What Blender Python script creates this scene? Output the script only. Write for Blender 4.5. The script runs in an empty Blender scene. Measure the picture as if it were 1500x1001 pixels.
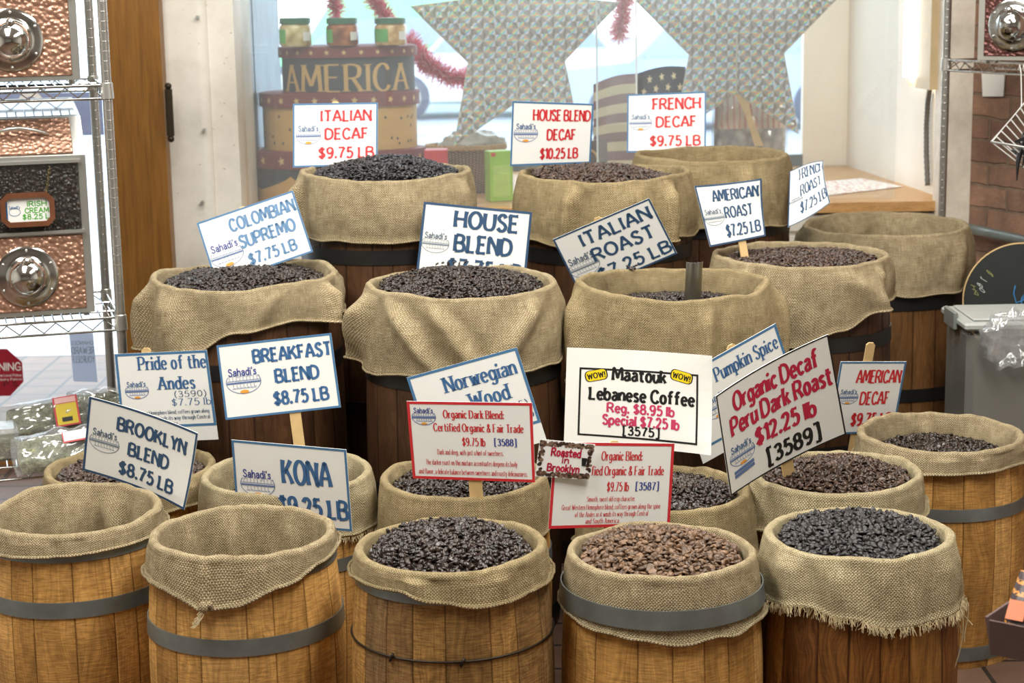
import bpy, math, random
import numpy as np
from mathutils import Vector, Matrix, noise as mnoise

# ------------------------------------------------------------------ camera, world, lights
SC = bpy.context.scene
COL = SC.collection
CAM = Vector((0.0, 0.0, 1.62))
FPX, PITCH, ROLL = 2650.0, math.radians(11.0), math.radians(1.0)
_f = Vector((0, math.cos(PITCH), -math.sin(PITCH)))
_r0 = Vector((1, 0, 0)); _u0 = Vector((0, math.sin(PITCH), math.cos(PITCH)))
_r = _r0 * math.cos(ROLL) - _u0 * math.sin(ROLL)
_u = _u0 * math.cos(ROLL) + _r0 * math.sin(ROLL)
cam_data = bpy.data.cameras.new('camera'); cam = bpy.data.objects.new('camera', cam_data); COL.objects.link(cam)
m = Matrix.Identity(4)
for i in range(3):
    m[i][0] = _r[i]; m[i][1] = _u[i]; m[i][2] = -_f[i]; m[i][3] = CAM[i]
cam.matrix_world = m
cam_data.sensor_width = 36.0; cam_data.lens = 36.0 * FPX / 1500.0
cam_data.dof.use_dof = True; cam_data.dof.focus_distance = 4.0; cam_data.dof.aperture_fstop = 6.3
SC.camera = cam

SC.view_settings.view_transform = 'Standard'; SC.view_settings.look = 'None'
SC.view_settings.gamma = 1.0; SC.view_settings.use_curve_mapping = False
SC.view_settings.exposure = 0.0
SC.cycles.max_bounces = 7; SC.cycles.transparent_max_bounces = 12
SC.cycles.sample_clamp_indirect = 6.0; SC.cycles.caustics_reflective = False; SC.cycles.caustics_refractive = False

world = bpy.data.worlds.new('sky'); SC.world = world; world.use_nodes = True
wb = world.node_tree.nodes['Background']; wb.inputs[0].default_value = (0.80, 0.90, 1.0, 1); wb.inputs[1].default_value = 4.5

def area(name, loc, sx, sy, power, col, rot=(0, 0, 0)):
    d = bpy.data.lights.new(name, 'AREA'); d.shape = 'RECTANGLE'; d.size = sx; d.size_y = sy
    d.energy = power; d.color = col
    o = bpy.data.objects.new(name, d); o.location = loc; o.rotation_euler = rot; COL.objects.link(o); return o
area('ceiling_lamp', (-1.4, 2.9, 2.92), 0.7, 2.2, 100, (1.0, 0.97, 0.90))
area('ceiling_lamp', (0.9, 2.8, 2.92), 0.7, 2.2, 103, (1.0, 0.97, 0.90))
area('ceiling_lamp', (0.0, 4.7, 2.92), 2.8, 0.7, 66, (1.0, 0.97, 0.90))

# ------------------------------------------------------------------ pixel helpers
def ray(px, py):
    return _f * FPX + _r * (px - 750.0) - _u * (py - 500.5)
def at(px, py, Y):
    d = ray(px, py); return CAM + d * ((Y - CAM.y) / d.y)
def atz(px, py, z):
    d = ray(px, py); return CAM + d * ((z - CAM.z) / d.z)
def atd(px, py, depth):
    return CAM + ray(px, py) * (depth / FPX)

# ------------------------------------------------------------------ mesh helpers
class MB:
    def __init__(s): s.v = []; s.f = []; s.m = []; s.uv = None
    def add(s, vs, fs, mi=0):
        o = len(s.v); s.v += [tuple(p) for p in vs]; s.f += [tuple(i + o for i in q) for q in fs]; s.m += [mi] * len(fs); return s
    def box(s, lo, hi, mi=0, M=None, ch=0.0):
        x0, y0, z0 = lo; x1, y1, z1 = hi
        if ch <= 0:
            vs = [(x0,y0,z0),(x1,y0,z0),(x1,y1,z0),(x0,y1,z0),(x0,y0,z1),(x1,y0,z1),(x1,y1,z1),(x0,y1,z1)]
            fs = [(0,3,2,1),(4,5,6,7),(0,1,5,4),(1,2,6,5),(2,3,7,6),(3,0,4,7)]
        else:
            c = ch
            def ring(z, i):
                return [(x0+i,y0+c,z),(x0+c,y0+i,z),(x1-c,y0+i,z),(x1-i,y0+c,z),(x1-i,y1-c,z),(x1-c,y1-i,z),(x0+c,y1-i,z),(x0+i,y1-c,z)]
            rs = [[(x0+c,y0+c,z0)]*0]
            vs = []
            lv = [(z0, c), (z0+c, 0), (z1-c, 0), (z1, c)]
            for z, i in lv:
                if i: vs += [(x0+c,y0+c*1.3,z),(x0+c*1.3,y0+c,z),(x1-c*1.3,y0+c,z),(x1-c,y0+c*1.3,z),(x1-c,y1-c*1.3,z),(x1-c*1.3,y1-c,z),(x0+c*1.3,y1-c,z),(x0+c,y1-c*1.3,z)]
                else: vs += ring(z, 0)
            fs = [tuple(range(7, -1, -1)), tuple(range(24, 32))]
            for k in range(3):
                for j in range(8):
                    a = k*8+j; b = k*8+(j+1) % 8; fs.append((a, b, b+8, a+8))
        if M is not None: vs = [M @ Vector(p) for p in vs]
        return s.add(vs, fs, mi)
    def lathe(s, prof, n=48, c=(0, 0, 0), mi=0, cap0=False, cap1=False, M=None, sx=1.0, sy=1.0):
        vs = []
        for r, z in prof:
            for k in range(n):
                a = 2*math.pi*k/n; vs.append(Vector((c[0]+r*sx*math.cos(a), c[1]+r*sy*math.sin(a), c[2]+z)))
        fs = []
        for i in range(len(prof)-1):
            for k in range(n):
                a = i*n+k; b = i*n+(k+1) % n; fs.append((a, b, b+n, a+n))
        if cap0: fs.append(tuple(range(n-1, -1, -1)))
        if cap1: fs.append(tuple(range((len(prof)-1)*n, len(prof)*n)))
        if M is not None: vs = [M @ p for p in vs]
        return s.add(vs, fs, mi)
    def tube(s, pts, r, n=8, mi=0, closed=False):
        pts = [Vector(p) for p in pts]; L = len(pts); vs = []; up = None
        for i, p in enumerate(pts):
            if closed: t = pts[(i+1) % L] - pts[i-1]
            else: t = pts[min(i+1, L-1)] - pts[max(i-1, 0)]
            if t.length < 1e-9: t = Vector((0, 0, 1))
            t.normalize()
            if up is None:
                up = t.orthogonal().normalized()
            else:
                up = up - t * up.dot(t)
                if up.length < 1e-6: up = t.orthogonal()
                up.normalize()
            w = t.cross(up); rr = r[i] if hasattr(r, '__len__') else r
            for k in range(n):
                a = 2*math.pi*k/n; vs.append(p + up*(rr*math.cos(a)) + w*(rr*math.sin(a)))
        fs = []
        for i in range(L if closed else L-1):
            for k in range(n):
                a = i*n+k; b = i*n+(k+1) % n; j = ((i+1) % L)*n
                fs.append((a, b, j+(k+1) % n, j+k))
        if not closed: fs.append(tuple(range(n-1, -1, -1))); fs.append(tuple(range((L-1)*n, L*n)))
        return s.add(vs, fs, mi)
    def ball(s, c, rx, ry=None, rz=None, n=16, mi=0):
        ry = ry or rx; rz = rz or rx; k = n//2
        return s.lathe([(max(math.sin(math.pi*i/k), 1e-4), -rz*math.cos(math.pi*i/k)) for i in range(k+1)], n, c, mi, sx=rx, sy=ry)
    def prism(s, poly, y0, y1, mi=0, M=None):
        """poly in x,z ; extruded along y"""
        n = len(poly)
        vs = [Vector((x, y0, z)) for x, z in poly] + [Vector((x, y1, z)) for x, z in poly]
        fs = [tuple(range(n)), tuple(range(2*n-1, n-1, -1))]
        for i in range(n):
            j = (i+1) % n; fs.append((j, i, i+n, j+n))
        if M is not None: vs = [M @ p for p in vs]
        return s.add(vs, fs, mi)
    def grid(s, P, nu, nv, mi=0, close_u=False):
        vs = [P(i/nu, j/nv) for j in range(nv+1) for i in range(nu+1)]
        fs = [(j*(nu+1)+i, j*(nu+1)+i+1, (j+1)*(nu+1)+i+1, (j+1)*(nu+1)+i) for j in range(nv) for i in range(nu)]
        return s.add(vs, fs, mi)

def link(name, mb, mats, parent=None, smooth=False, uv=None, angle=None, world=True):
    me = bpy.data.meshes.new(name)
    vs = mb.v
    if parent is not None and world:
        mb_ = parent.matrix_basis.copy(); pp = parent.parent
        while pp is not None: mb_ = pp.matrix_basis @ mb_; pp = pp.parent
        inv = mb_.inverted(); vs = [tuple(inv @ Vector(p)) for p in vs]
    me.from_pydata(vs, [], mb.f)
    if not isinstance(mats, (list, tuple)): mats = [mats]
    for mm in mats: me.materials.append(mm)
    if len(mats) > 1: me.polygons.foreach_set('material_index', mb.m)
    if smooth: me.polygons.foreach_set('use_smooth', [True]*len(me.polygons))
    if uv is not None:
        lay = me.uv_layers.new(name='UVMap'); li = np.zeros(len(me.loops), dtype=np.int32); me.loops.foreach_get('vertex_index', li)
        lay.data.foreach_set('uv', np.asarray(uv, dtype=np.float32)[li].ravel())
    me.update()
    if angle is not None: 
        me.polygons.foreach_set('use_smooth', [True]*len(me.polygons)); me.set_sharp_from_angle(angle=math.radians(angle))
    o = bpy.data.objects.new(name, me); COL.objects.link(o)
    if parent is not None: o.parent = parent
    return o
def tag(o, label=None, cat=None, group=None, kind=None):
    if label: o['label'] = label
    if cat: o['category'] = cat
    if group: o['group'] = group
    if kind: o['kind'] = kind
    return o
def thing(name, label, cat, loc=(0, 0, 0), rz=0.0, group=None):
    o = bpy.data.objects.new(name, None); COL.objects.link(o); o.empty_display_size = .05
    o.matrix_basis = Matrix.Translation(Vector(loc)) @ Matrix.Rotation(rz, 4, 'Z')
    return tag(o, label, cat, group)
def struct(name, mb, mats, label=None, **k):
    o = link(name, mb, mats, **k); o['kind'] = 'structure'
    if label: o['label'] = label
    return o
def dup(root, loc, rz=0.0, label=None):
    r = root.copy(); COL.objects.link(r)
    r.matrix_basis = Matrix.Translation(Vector(loc)) @ Matrix.Rotation(rz, 4, 'Z')
    if label: r['label'] = label
    for ch in list(root.children):
        c = ch.copy(); COL.objects.link(c); c.parent = r
        for g in list(ch.children):
            d = g.copy(); COL.objects.link(d); d.parent = c
    return r

# ------------------------------------------------------------------ materials
def srgb(r, g, b):
    f = lambda c: (c/255/12.92) if c/255 <= .04045 else ((c/255+.055)/1.055)**2.4
    return (f(r), f(g), f(b), 1)
class NT:
    def __init__(s, name):
        s.mat = bpy.data.materials.new(name); s.mat.use_nodes = True; s.t = s.mat.node_tree
        s.b = s.t.nodes['Principled BSDF']; s.out = s.t.nodes['Material Output']
    def n(s, typ, **k):
        nd = s.t.nodes.new(typ)
        for a, v in k.items():
            if a[0] == 'i' and a[1:].isdigit(): nd.inputs[int(a[1:])].default_value = v
            else: setattr(nd, a, v)
        return nd
    def l(s, a, b): s.t.links.new(a, b)
    def math(s, op, a, b=None, c=None):
        nd = s.t.nodes.new('ShaderNodeMath'); nd.operation = op
        for i, x in enumerate((a, b, c)):
            if x is None: continue
            if isinstance(x, (int, float)): nd.inputs[i].default_value = x
            else: s.l(x, nd.inputs[i])
        return nd.outputs[0]
    def ramp(s, fac, stops, interp='LINEAR'):
        nd = s.t.nodes.new('ShaderNodeValToRGB'); nd.color_ramp.interpolation = interp
        e = nd.color_ramp.elements
        while len(e) < len(stops): e.new(0.5)
        for el, (p, c) in zip(e, stops): el.position = p; el.color = c
        s.l(fac, nd.inputs[0]); return nd.outputs[0]
    def mix(s, typ, fac, a, b):
        nd = s.t.nodes.new('ShaderNodeMix'); nd.data_type = 'RGBA'; nd.blend_type = typ
        for i, x in ((0, fac), (6, a), (7, b)):
            if isinstance(x, (int, float)): nd.inputs[i].default_value = x
            elif isinstance(x, tuple): nd.inputs[i].default_value = x
            else: s.l(x, nd.inputs[i])
        return nd.outputs[2]
    def vscale(s, vec, sc):
        nd = s.t.nodes.new('ShaderNodeVectorMath'); nd.operation = 'MULTIPLY'; s.l(vec, nd.inputs[0]); nd.inputs[1].default_value = sc; return nd.outputs[0]
    def noise(s, vec, scale, detail=3, rough=.5, dist=0.0):
        nd = s.n('ShaderNodeTexNoise'); nd.inputs['Scale'].default_value = scale; nd.inputs['Detail'].default_value = detail
        nd.inputs['Roughness'].default_value = rough; nd.inputs['Distortion'].default_value = dist
        if vec is not None: s.l(vec, nd.inputs['Vector'])
        return nd.outputs[0]
    def bump(s, h, strength=.3, dist=.002):
        nd = s.n('ShaderNodeBump'); nd.inputs['Strength'].default_value = strength; nd.inputs['Distance'].default_value = dist
        s.l(h, nd.inputs['Height']); s.l(nd.outputs[0], s.b.inputs['Normal'])
    def col(s, c):
        if isinstance(c, tuple): s.b.inputs['Base Color'].default_value = c
        else: s.l(c, s.b.inputs['Base Color'])
    def set(s, rough=.5, metal=0.0, spec=None):
        s.b.inputs['Roughness'].default_value = rough; s.b.inputs['Metallic'].default_value = metal
        if spec is not None: s.b.inputs['Specular IOR Level'].default_value = spec
    def coord(s, which='Object'): return s.n('ShaderNodeTexCoord').outputs[which]
def plain(name, c, rough=.5, metal=0.0, var=.12, scale=25.0, bump=0.0, spec=None):
    t = NT(name); v = t.noise(t.coord(), scale, 4)
    k = t.ramp(v, [(.3, (1-var, 1-var, 1-var, 1)), (.7, (1, 1, 1, 1))])
    t.col(t.mix('MULTIPLY', 1.0, c, k)); t.set(rough, metal, spec)
    if bump: t.bump(v, bump, .003)
    return t.mat

def burlap(name, c0, c1, period=.0060):
    t = NT(name); uv = t.coord('UV')
    nz = t.noise(uv, 38, 3)
    sep = t.n('ShaderNodeSeparateXYZ'); t.l(uv, sep.inputs[0])
    w = 2*math.pi/period
    jx = t.math('MULTIPLY', t.noise(t.vscale(uv, (1.0, 10.0, 1)), 30, 2), 3.5)
    jy = t.math('MULTIPLY', t.noise(t.vscale(uv, (10.0, 1.0, 1)), 30, 2), 3.5)
    sx = t.math('SINE', t.math('MULTIPLY_ADD', sep.outputs[0], w, jx))
    sy = t.math('SINE', t.math('MULTIPLY_ADD', sep.outputs[1], w, jy))
    # over-under weave: warp and weft heights alternate
    wv = t.math('MULTIPLY', sx, sy)
    gaps = t.math('MINIMUM', t.math('ABSOLUTE', sx), t.math('ABSOLUTE', sy))
    h = t.math('ADD', t.math('MULTIPLY', t.math('MAXIMUM', t.math('ABSOLUTE', sx), t.math('ABSOLUTE', sy)), .8), t.math('MULTIPLY', wv, .35))
    thread = t.noise(t.vscale(uv, (1.0, 14.0, 1)), 28, 3, .6)
    thread2 = t.noise(t.vscale(uv, (14.0, 1.0, 1)), 28, 3, .6)
    mixn = t.math('MULTIPLY_ADD', t.math('ADD', thread, thread2), .38, t.math('MULTIPLY', nz, .24))
    base = t.ramp(mixn, [(.36, c0), (.62, c1)])
    hole = t.ramp(h, [(.22, (.36, .32, .27, 1)), (.78, (1.10, 1.09, 1.05, 1))])
    big = t.ramp(t.noise(uv, 7, 3), [(.3, (.86, .85, .82, 1)), (.7, (1.05, 1.04, 1.02, 1))])
    t.col(t.mix('MULTIPLY', 1.0, t.mix('MULTIPLY', 1.0, base, hole), big)); t.set(.95, 0, .1)
    t.bump(h, .85, .0034)
    return t.mat
M_BURLAP = [burlap('burlap_tan', srgb(148, 132, 104), srgb(210, 195, 164)),
            burlap('burlap_pale', srgb(160, 147, 117), srgb(216, 204, 172)),
            burlap('burlap_olive', srgb(142, 126, 95), srgb(199, 182, 146), .0056)]

def stave_wood(name, cols, saw=.5, grain=1.0, rough=.6, gap=.055, knots=0.0):
    t = NT(name); uv = t.coord('UV'); sep = t.n('ShaderNodeSeparateXYZ'); t.l(uv, sep.inputs[0])
    u, v = sep.outputs[0], sep.outputs[1]
    fl = t.math('FLOOR', u); fr = t.math('FRACT', u)
    wn = t.n('ShaderNodeTexWhiteNoise', noise_dimensions='2D')
    oi = t.n('ShaderNodeObjectInfo')
    cv = t.n('ShaderNodeCombineXYZ'); t.l(fl, cv.inputs[0]); t.l(oi.outputs['Random'], cv.inputs[1]); t.l(cv.outputs[0], wn.inputs['Vector'])
    rnd = wn.outputs[0]
    base = t.ramp(rnd, [(i/(len(cols)-1), c) for i, c in enumerate(cols)])
    gv = t.n('ShaderNodeCombineXYZ'); t.l(t.math('MULTIPLY', fr, .09), gv.inputs[0]); t.l(v, gv.inputs[1]); t.l(t.math('MULTIPLY', rnd, 40.0), gv.inputs[2])
    warp = t.noise(t.vscale(gv.outputs[0], (1, .35, 1)), 14, 2)
    gw = t.n('ShaderNodeCombineXYZ'); t.l(t.math('MULTIPLY_ADD', warp, .10, t.math('MULTIPLY', fr, .09)), gw.inputs[0]); t.l(v, gw.inputs[1]); t.l(t.math('MULTIPLY', rnd, 40.0), gw.inputs[2])
    g1 = t.noise(t.vscale(gw.outputs[0], (1, .035, 1)), 130, 4, .65)
    g2 = t.noise(t.vscale(gw.outputs[0], (1, .05, 1)), 420, 2, .6)
    gr = t.ramp(t.math('MULTIPLY_ADD', g2, .35, t.math('MULTIPLY', g1, .65)), [(.36, (1-.58*grain, 1-.63*grain, 1-.68*grain, 1)), (.62, (1.04, 1.04, 1.04, 1))])
    s1 = t.noise(t.vscale(gv.outputs[0], (.08, 1, 1)), 330, 2, .6)
    sw = t.ramp(s1, [(.36, (1-.30*saw, 1-.33*saw, 1-.36*saw, 1)), (.6, (1.0+.10*saw, 1.0+.10*saw, 1.0+.09*saw, 1))])
    blot = t.ramp(t.noise(t.vscale(gv.outputs[0], (2, 1, 1)), 9, 4, .6), [(.3, (.62, .60, .56, 1)), (.62, (1.08, 1.07, 1.05, 1))])
    c = t.mix('MULTIPLY', 1.0, base, gr); c = t.mix('MULTIPLY', 1.0, c, sw); c = t.mix('MULTIPLY', .8, c, blot)
    edge = t.math('MINIMUM', fr, t.math('SUBTRACT', 1.0, fr))
    ed = t.ramp(edge, [(0, (.30, .25, .20, 1)), (gap*.5, (.66, .62, .58, 1)), (gap, (1, 1, 1, 1))])
    c = t.mix('MULTIPLY', 1.0, c, ed); t.col(c); t.set(rough, 0, .3)
    t.bump(t.math('ADD', g1, t.math('MULTIPLY', s1, saw)), .22, .002)
    return t.mat
M_KEG = stave_wood('keg_wood', [srgb(176, 130, 68), srgb(222, 174, 102), srgb(236, 190, 120), srgb(206, 158, 88), srgb(228, 180, 108), srgb(186, 140, 76)], .95, .62, gap=.03)
M_KEGOLD = stave_wood('keg_wood_weathered', [srgb(150, 116, 68), srgb(196, 152, 88), srgb(176, 134, 76), srgb(140, 114, 80)], 1.2, .85, gap=.03)
M_KEGDK = stave_wood('keg_wood_streaked', [srgb(96, 58, 26), srgb(165, 112, 52), srgb(122, 78, 36), srgb(176, 128, 64)], .4, 1.15)
M_DARK = stave_wood('dark_stained_wood', [srgb(70, 48, 33), srgb(92, 64, 42), srgb(80, 54, 36), srgb(104, 72, 47)], .1, .8, .5, .05)
M_DARK2 = stave_wood('brown_stained_wood', [srgb(108, 76, 44), srgb(130, 94, 56), srgb(118, 82, 48)], .1, .8, .5, .05)

def metal(name, c, rough, var=.3, scale=14, bump=0.0, met=1.0):
    t = NT(name); v = t.noise(t.coord(), scale, 5, .6)
    t.col(t.mix('MULTIPLY', 1.0, c, t.ramp(v, [(.3, (1-var, 1-var, 1-var, 1)), (.7, (1, 1, 1, 1))]))); t.set(rough, met)
    if bump: t.bump(v, bump, .002)
    return t.mat
M_GALV = metal('galvanised_steel', srgb(142, 151, 150), .42, .35, 10, met=.7)
M_HOOPBLK = plain('black_hoop_iron', srgb(38, 38, 38), .4, .3, .3, 20)
M_WIRE = metal('dark_wire', srgb(70, 62, 55), .5)
M_CHROME = metal('chrome', srgb(215, 216, 214), .12, .1)
M_STEEL = metal('stainless_steel', srgb(200, 200, 194), .32, .15, 5, met=.8)
M_POST = metal('chromed_post', srgb(188, 187, 182), .3, .15, 20, met=.85)
def hammered(name, c):
    t = NT(name); co = t.coord()
    vo = t.n('ShaderNodeTexVoronoi', feature='SMOOTH_F1'); vo.inputs['Scale'].default_value = 95; t.l(co, vo.inputs['Vector'])
    t.col(t.mix('MULTIPLY', 1.0, c, t.ramp(vo.outputs[0], [(.1, (1, 1, 1, 1)), (.8, (.62, .55, .5, 1))]))); t.set(.34, .7)
    t.bump(t.math('MULTIPLY', vo.outputs[0], -1.0), .9, .006); return t.mat
M_COPPER = hammered('hammered_copper', srgb(206, 164, 142))
M_LEATHER = hammered('embossed_maroon_panel', srgb(120, 82, 78))
M_FRAMECU = metal('brushed_copper_frame', srgb(190, 130, 98), .4)

def bean_mat(name, c0, c1, rough):
    t = NT(name); g = t.n('ShaderNodeNewGeometry')
    c = t.ramp(g.outputs['Random Per Island'], [(0, c0), (.8, c1), (1, tuple(min(1, x*1.5) for x in c1[:3])+(1,))])
    v = t.noise(t.coord(), 260, 3); t.col(t.mix('MULTIPLY', .6, c, t.ramp(v, [(.3, (.6, .55, .5, 1)), (.7, (1.1, 1.1, 1.1, 1))])))
    t.set(rough, 0, .5); return t.mat
M_BEAN = {'dark': bean_mat('roasted_bean_dark', srgb(28, 21, 18), srgb(52, 40, 34), .30),
          'brown': bean_mat('roasted_bean_brown', srgb(74, 55, 41), srgb(114, 88, 66), .46),
          'black': bean_mat('roasted_bean_black', srgb(27, 25, 26), srgb(50, 46, 47), .46),
          'jet': bean_mat('roasted_bean_jet', srgb(22, 21, 23), srgb(44, 42, 46), .3),
          'mid': bean_mat('roasted_bean_mid', srgb(46, 34, 27), srgb(76, 57, 46), .38)}

M_CARD = plain('white_laminated_card', srgb(236, 237, 234), .38, 0, .03, 6)
M_PAPER = plain('white_paper', srgb(240, 239, 234), .75, 0, .04, 6)
def ink(name, r, g, b): return plain(name, srgb(r, g, b), .45, 0, .05, 40)
M_BLUE = ink('blue_ink', 62, 104, 152); M_LBLUE = ink('light_blue_ink', 92, 132, 172); M_NAVY = ink('navy_ink', 47, 78, 112)
M_RED = ink('red_ink', 206, 48, 56); M_CRIM = ink('crimson_ink', 188, 30, 66); M_PINK = ink('rose_ink', 200, 58, 100)
M_BLACK = ink('black_ink', 22, 22, 22); M_YEL = ink('yellow_ink', 244, 214, 30); M_ORANGE = ink('orange_ink', 232, 160, 62)
M_GREEN = ink('green_ink', 84, 172, 60); M_BORD = ink('border_blue', 72, 118, 160); M_LOGO = ink('logo_line_blue', 92, 118, 168); M_LOGOG = ink('logo_line_grey', 118, 132, 146); M_INDIGO = ink('indigo_ink', 58, 72, 150)
M_SLATE = ink('slate_ink', 78, 98, 122)
M_STICK = plain('pale_stick_wood', srgb(214, 182, 128), .6, 0, .15, 30)
M_WHITE = plain('white_plastic', srgb(232, 232, 228), .4, 0, .04)
def glassy(name, tint, gl=.07, rough=.02, mixc=None):
    t = NT(name); tr = t.n('ShaderNodeBsdfTransparent'); tr.inputs[0].default_value = tint
    g = t.n('ShaderNodeBsdfGlossy'); g.inputs[0].default_value = (1, 1, 1, 1); g.inputs['Roughness'].default_value = rough
    mx = t.n('ShaderNodeMixShader'); mx.inputs[0].default_value = gl
    t.l(tr.outputs[0], mx.inputs[1]); t.l(g.outputs[0], mx.inputs[2])
    if mixc:
        d = t.n('ShaderNodeBsdfDiffuse'); d.inputs[0].default_value = mixc[0]
        m2 = t.n('ShaderNodeMixShader'); m2.inputs[0].default_value = mixc[1]
        t.l(mx.outputs[0], m2.inputs[1]); t.l(d.outputs[0], m2.inputs[2]); mx = m2
    t.l(mx.outputs[0], t.out.inputs[0]); return t.mat
M_GLASS = glassy('window_glass', (.97, .985, .98, 1), .05)
M_VEIL = glassy('hazy_display_glass', (.97, .985, .98, 1), .05, .02, ((.88, .94, 1.0, 1), .07))  # pale diffuse share mixed into the clear glass as a haze veil
M_FILM = glassy('clear_film', (.93, .95, .95, 1), .16, .12, ((.9, .92, .95, 1), .12))
M_POLY = glassy('milky_plastic', (.78, .80, .78, 1), .10, .18, ((.34, .34, .31, 1), .5))
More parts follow.
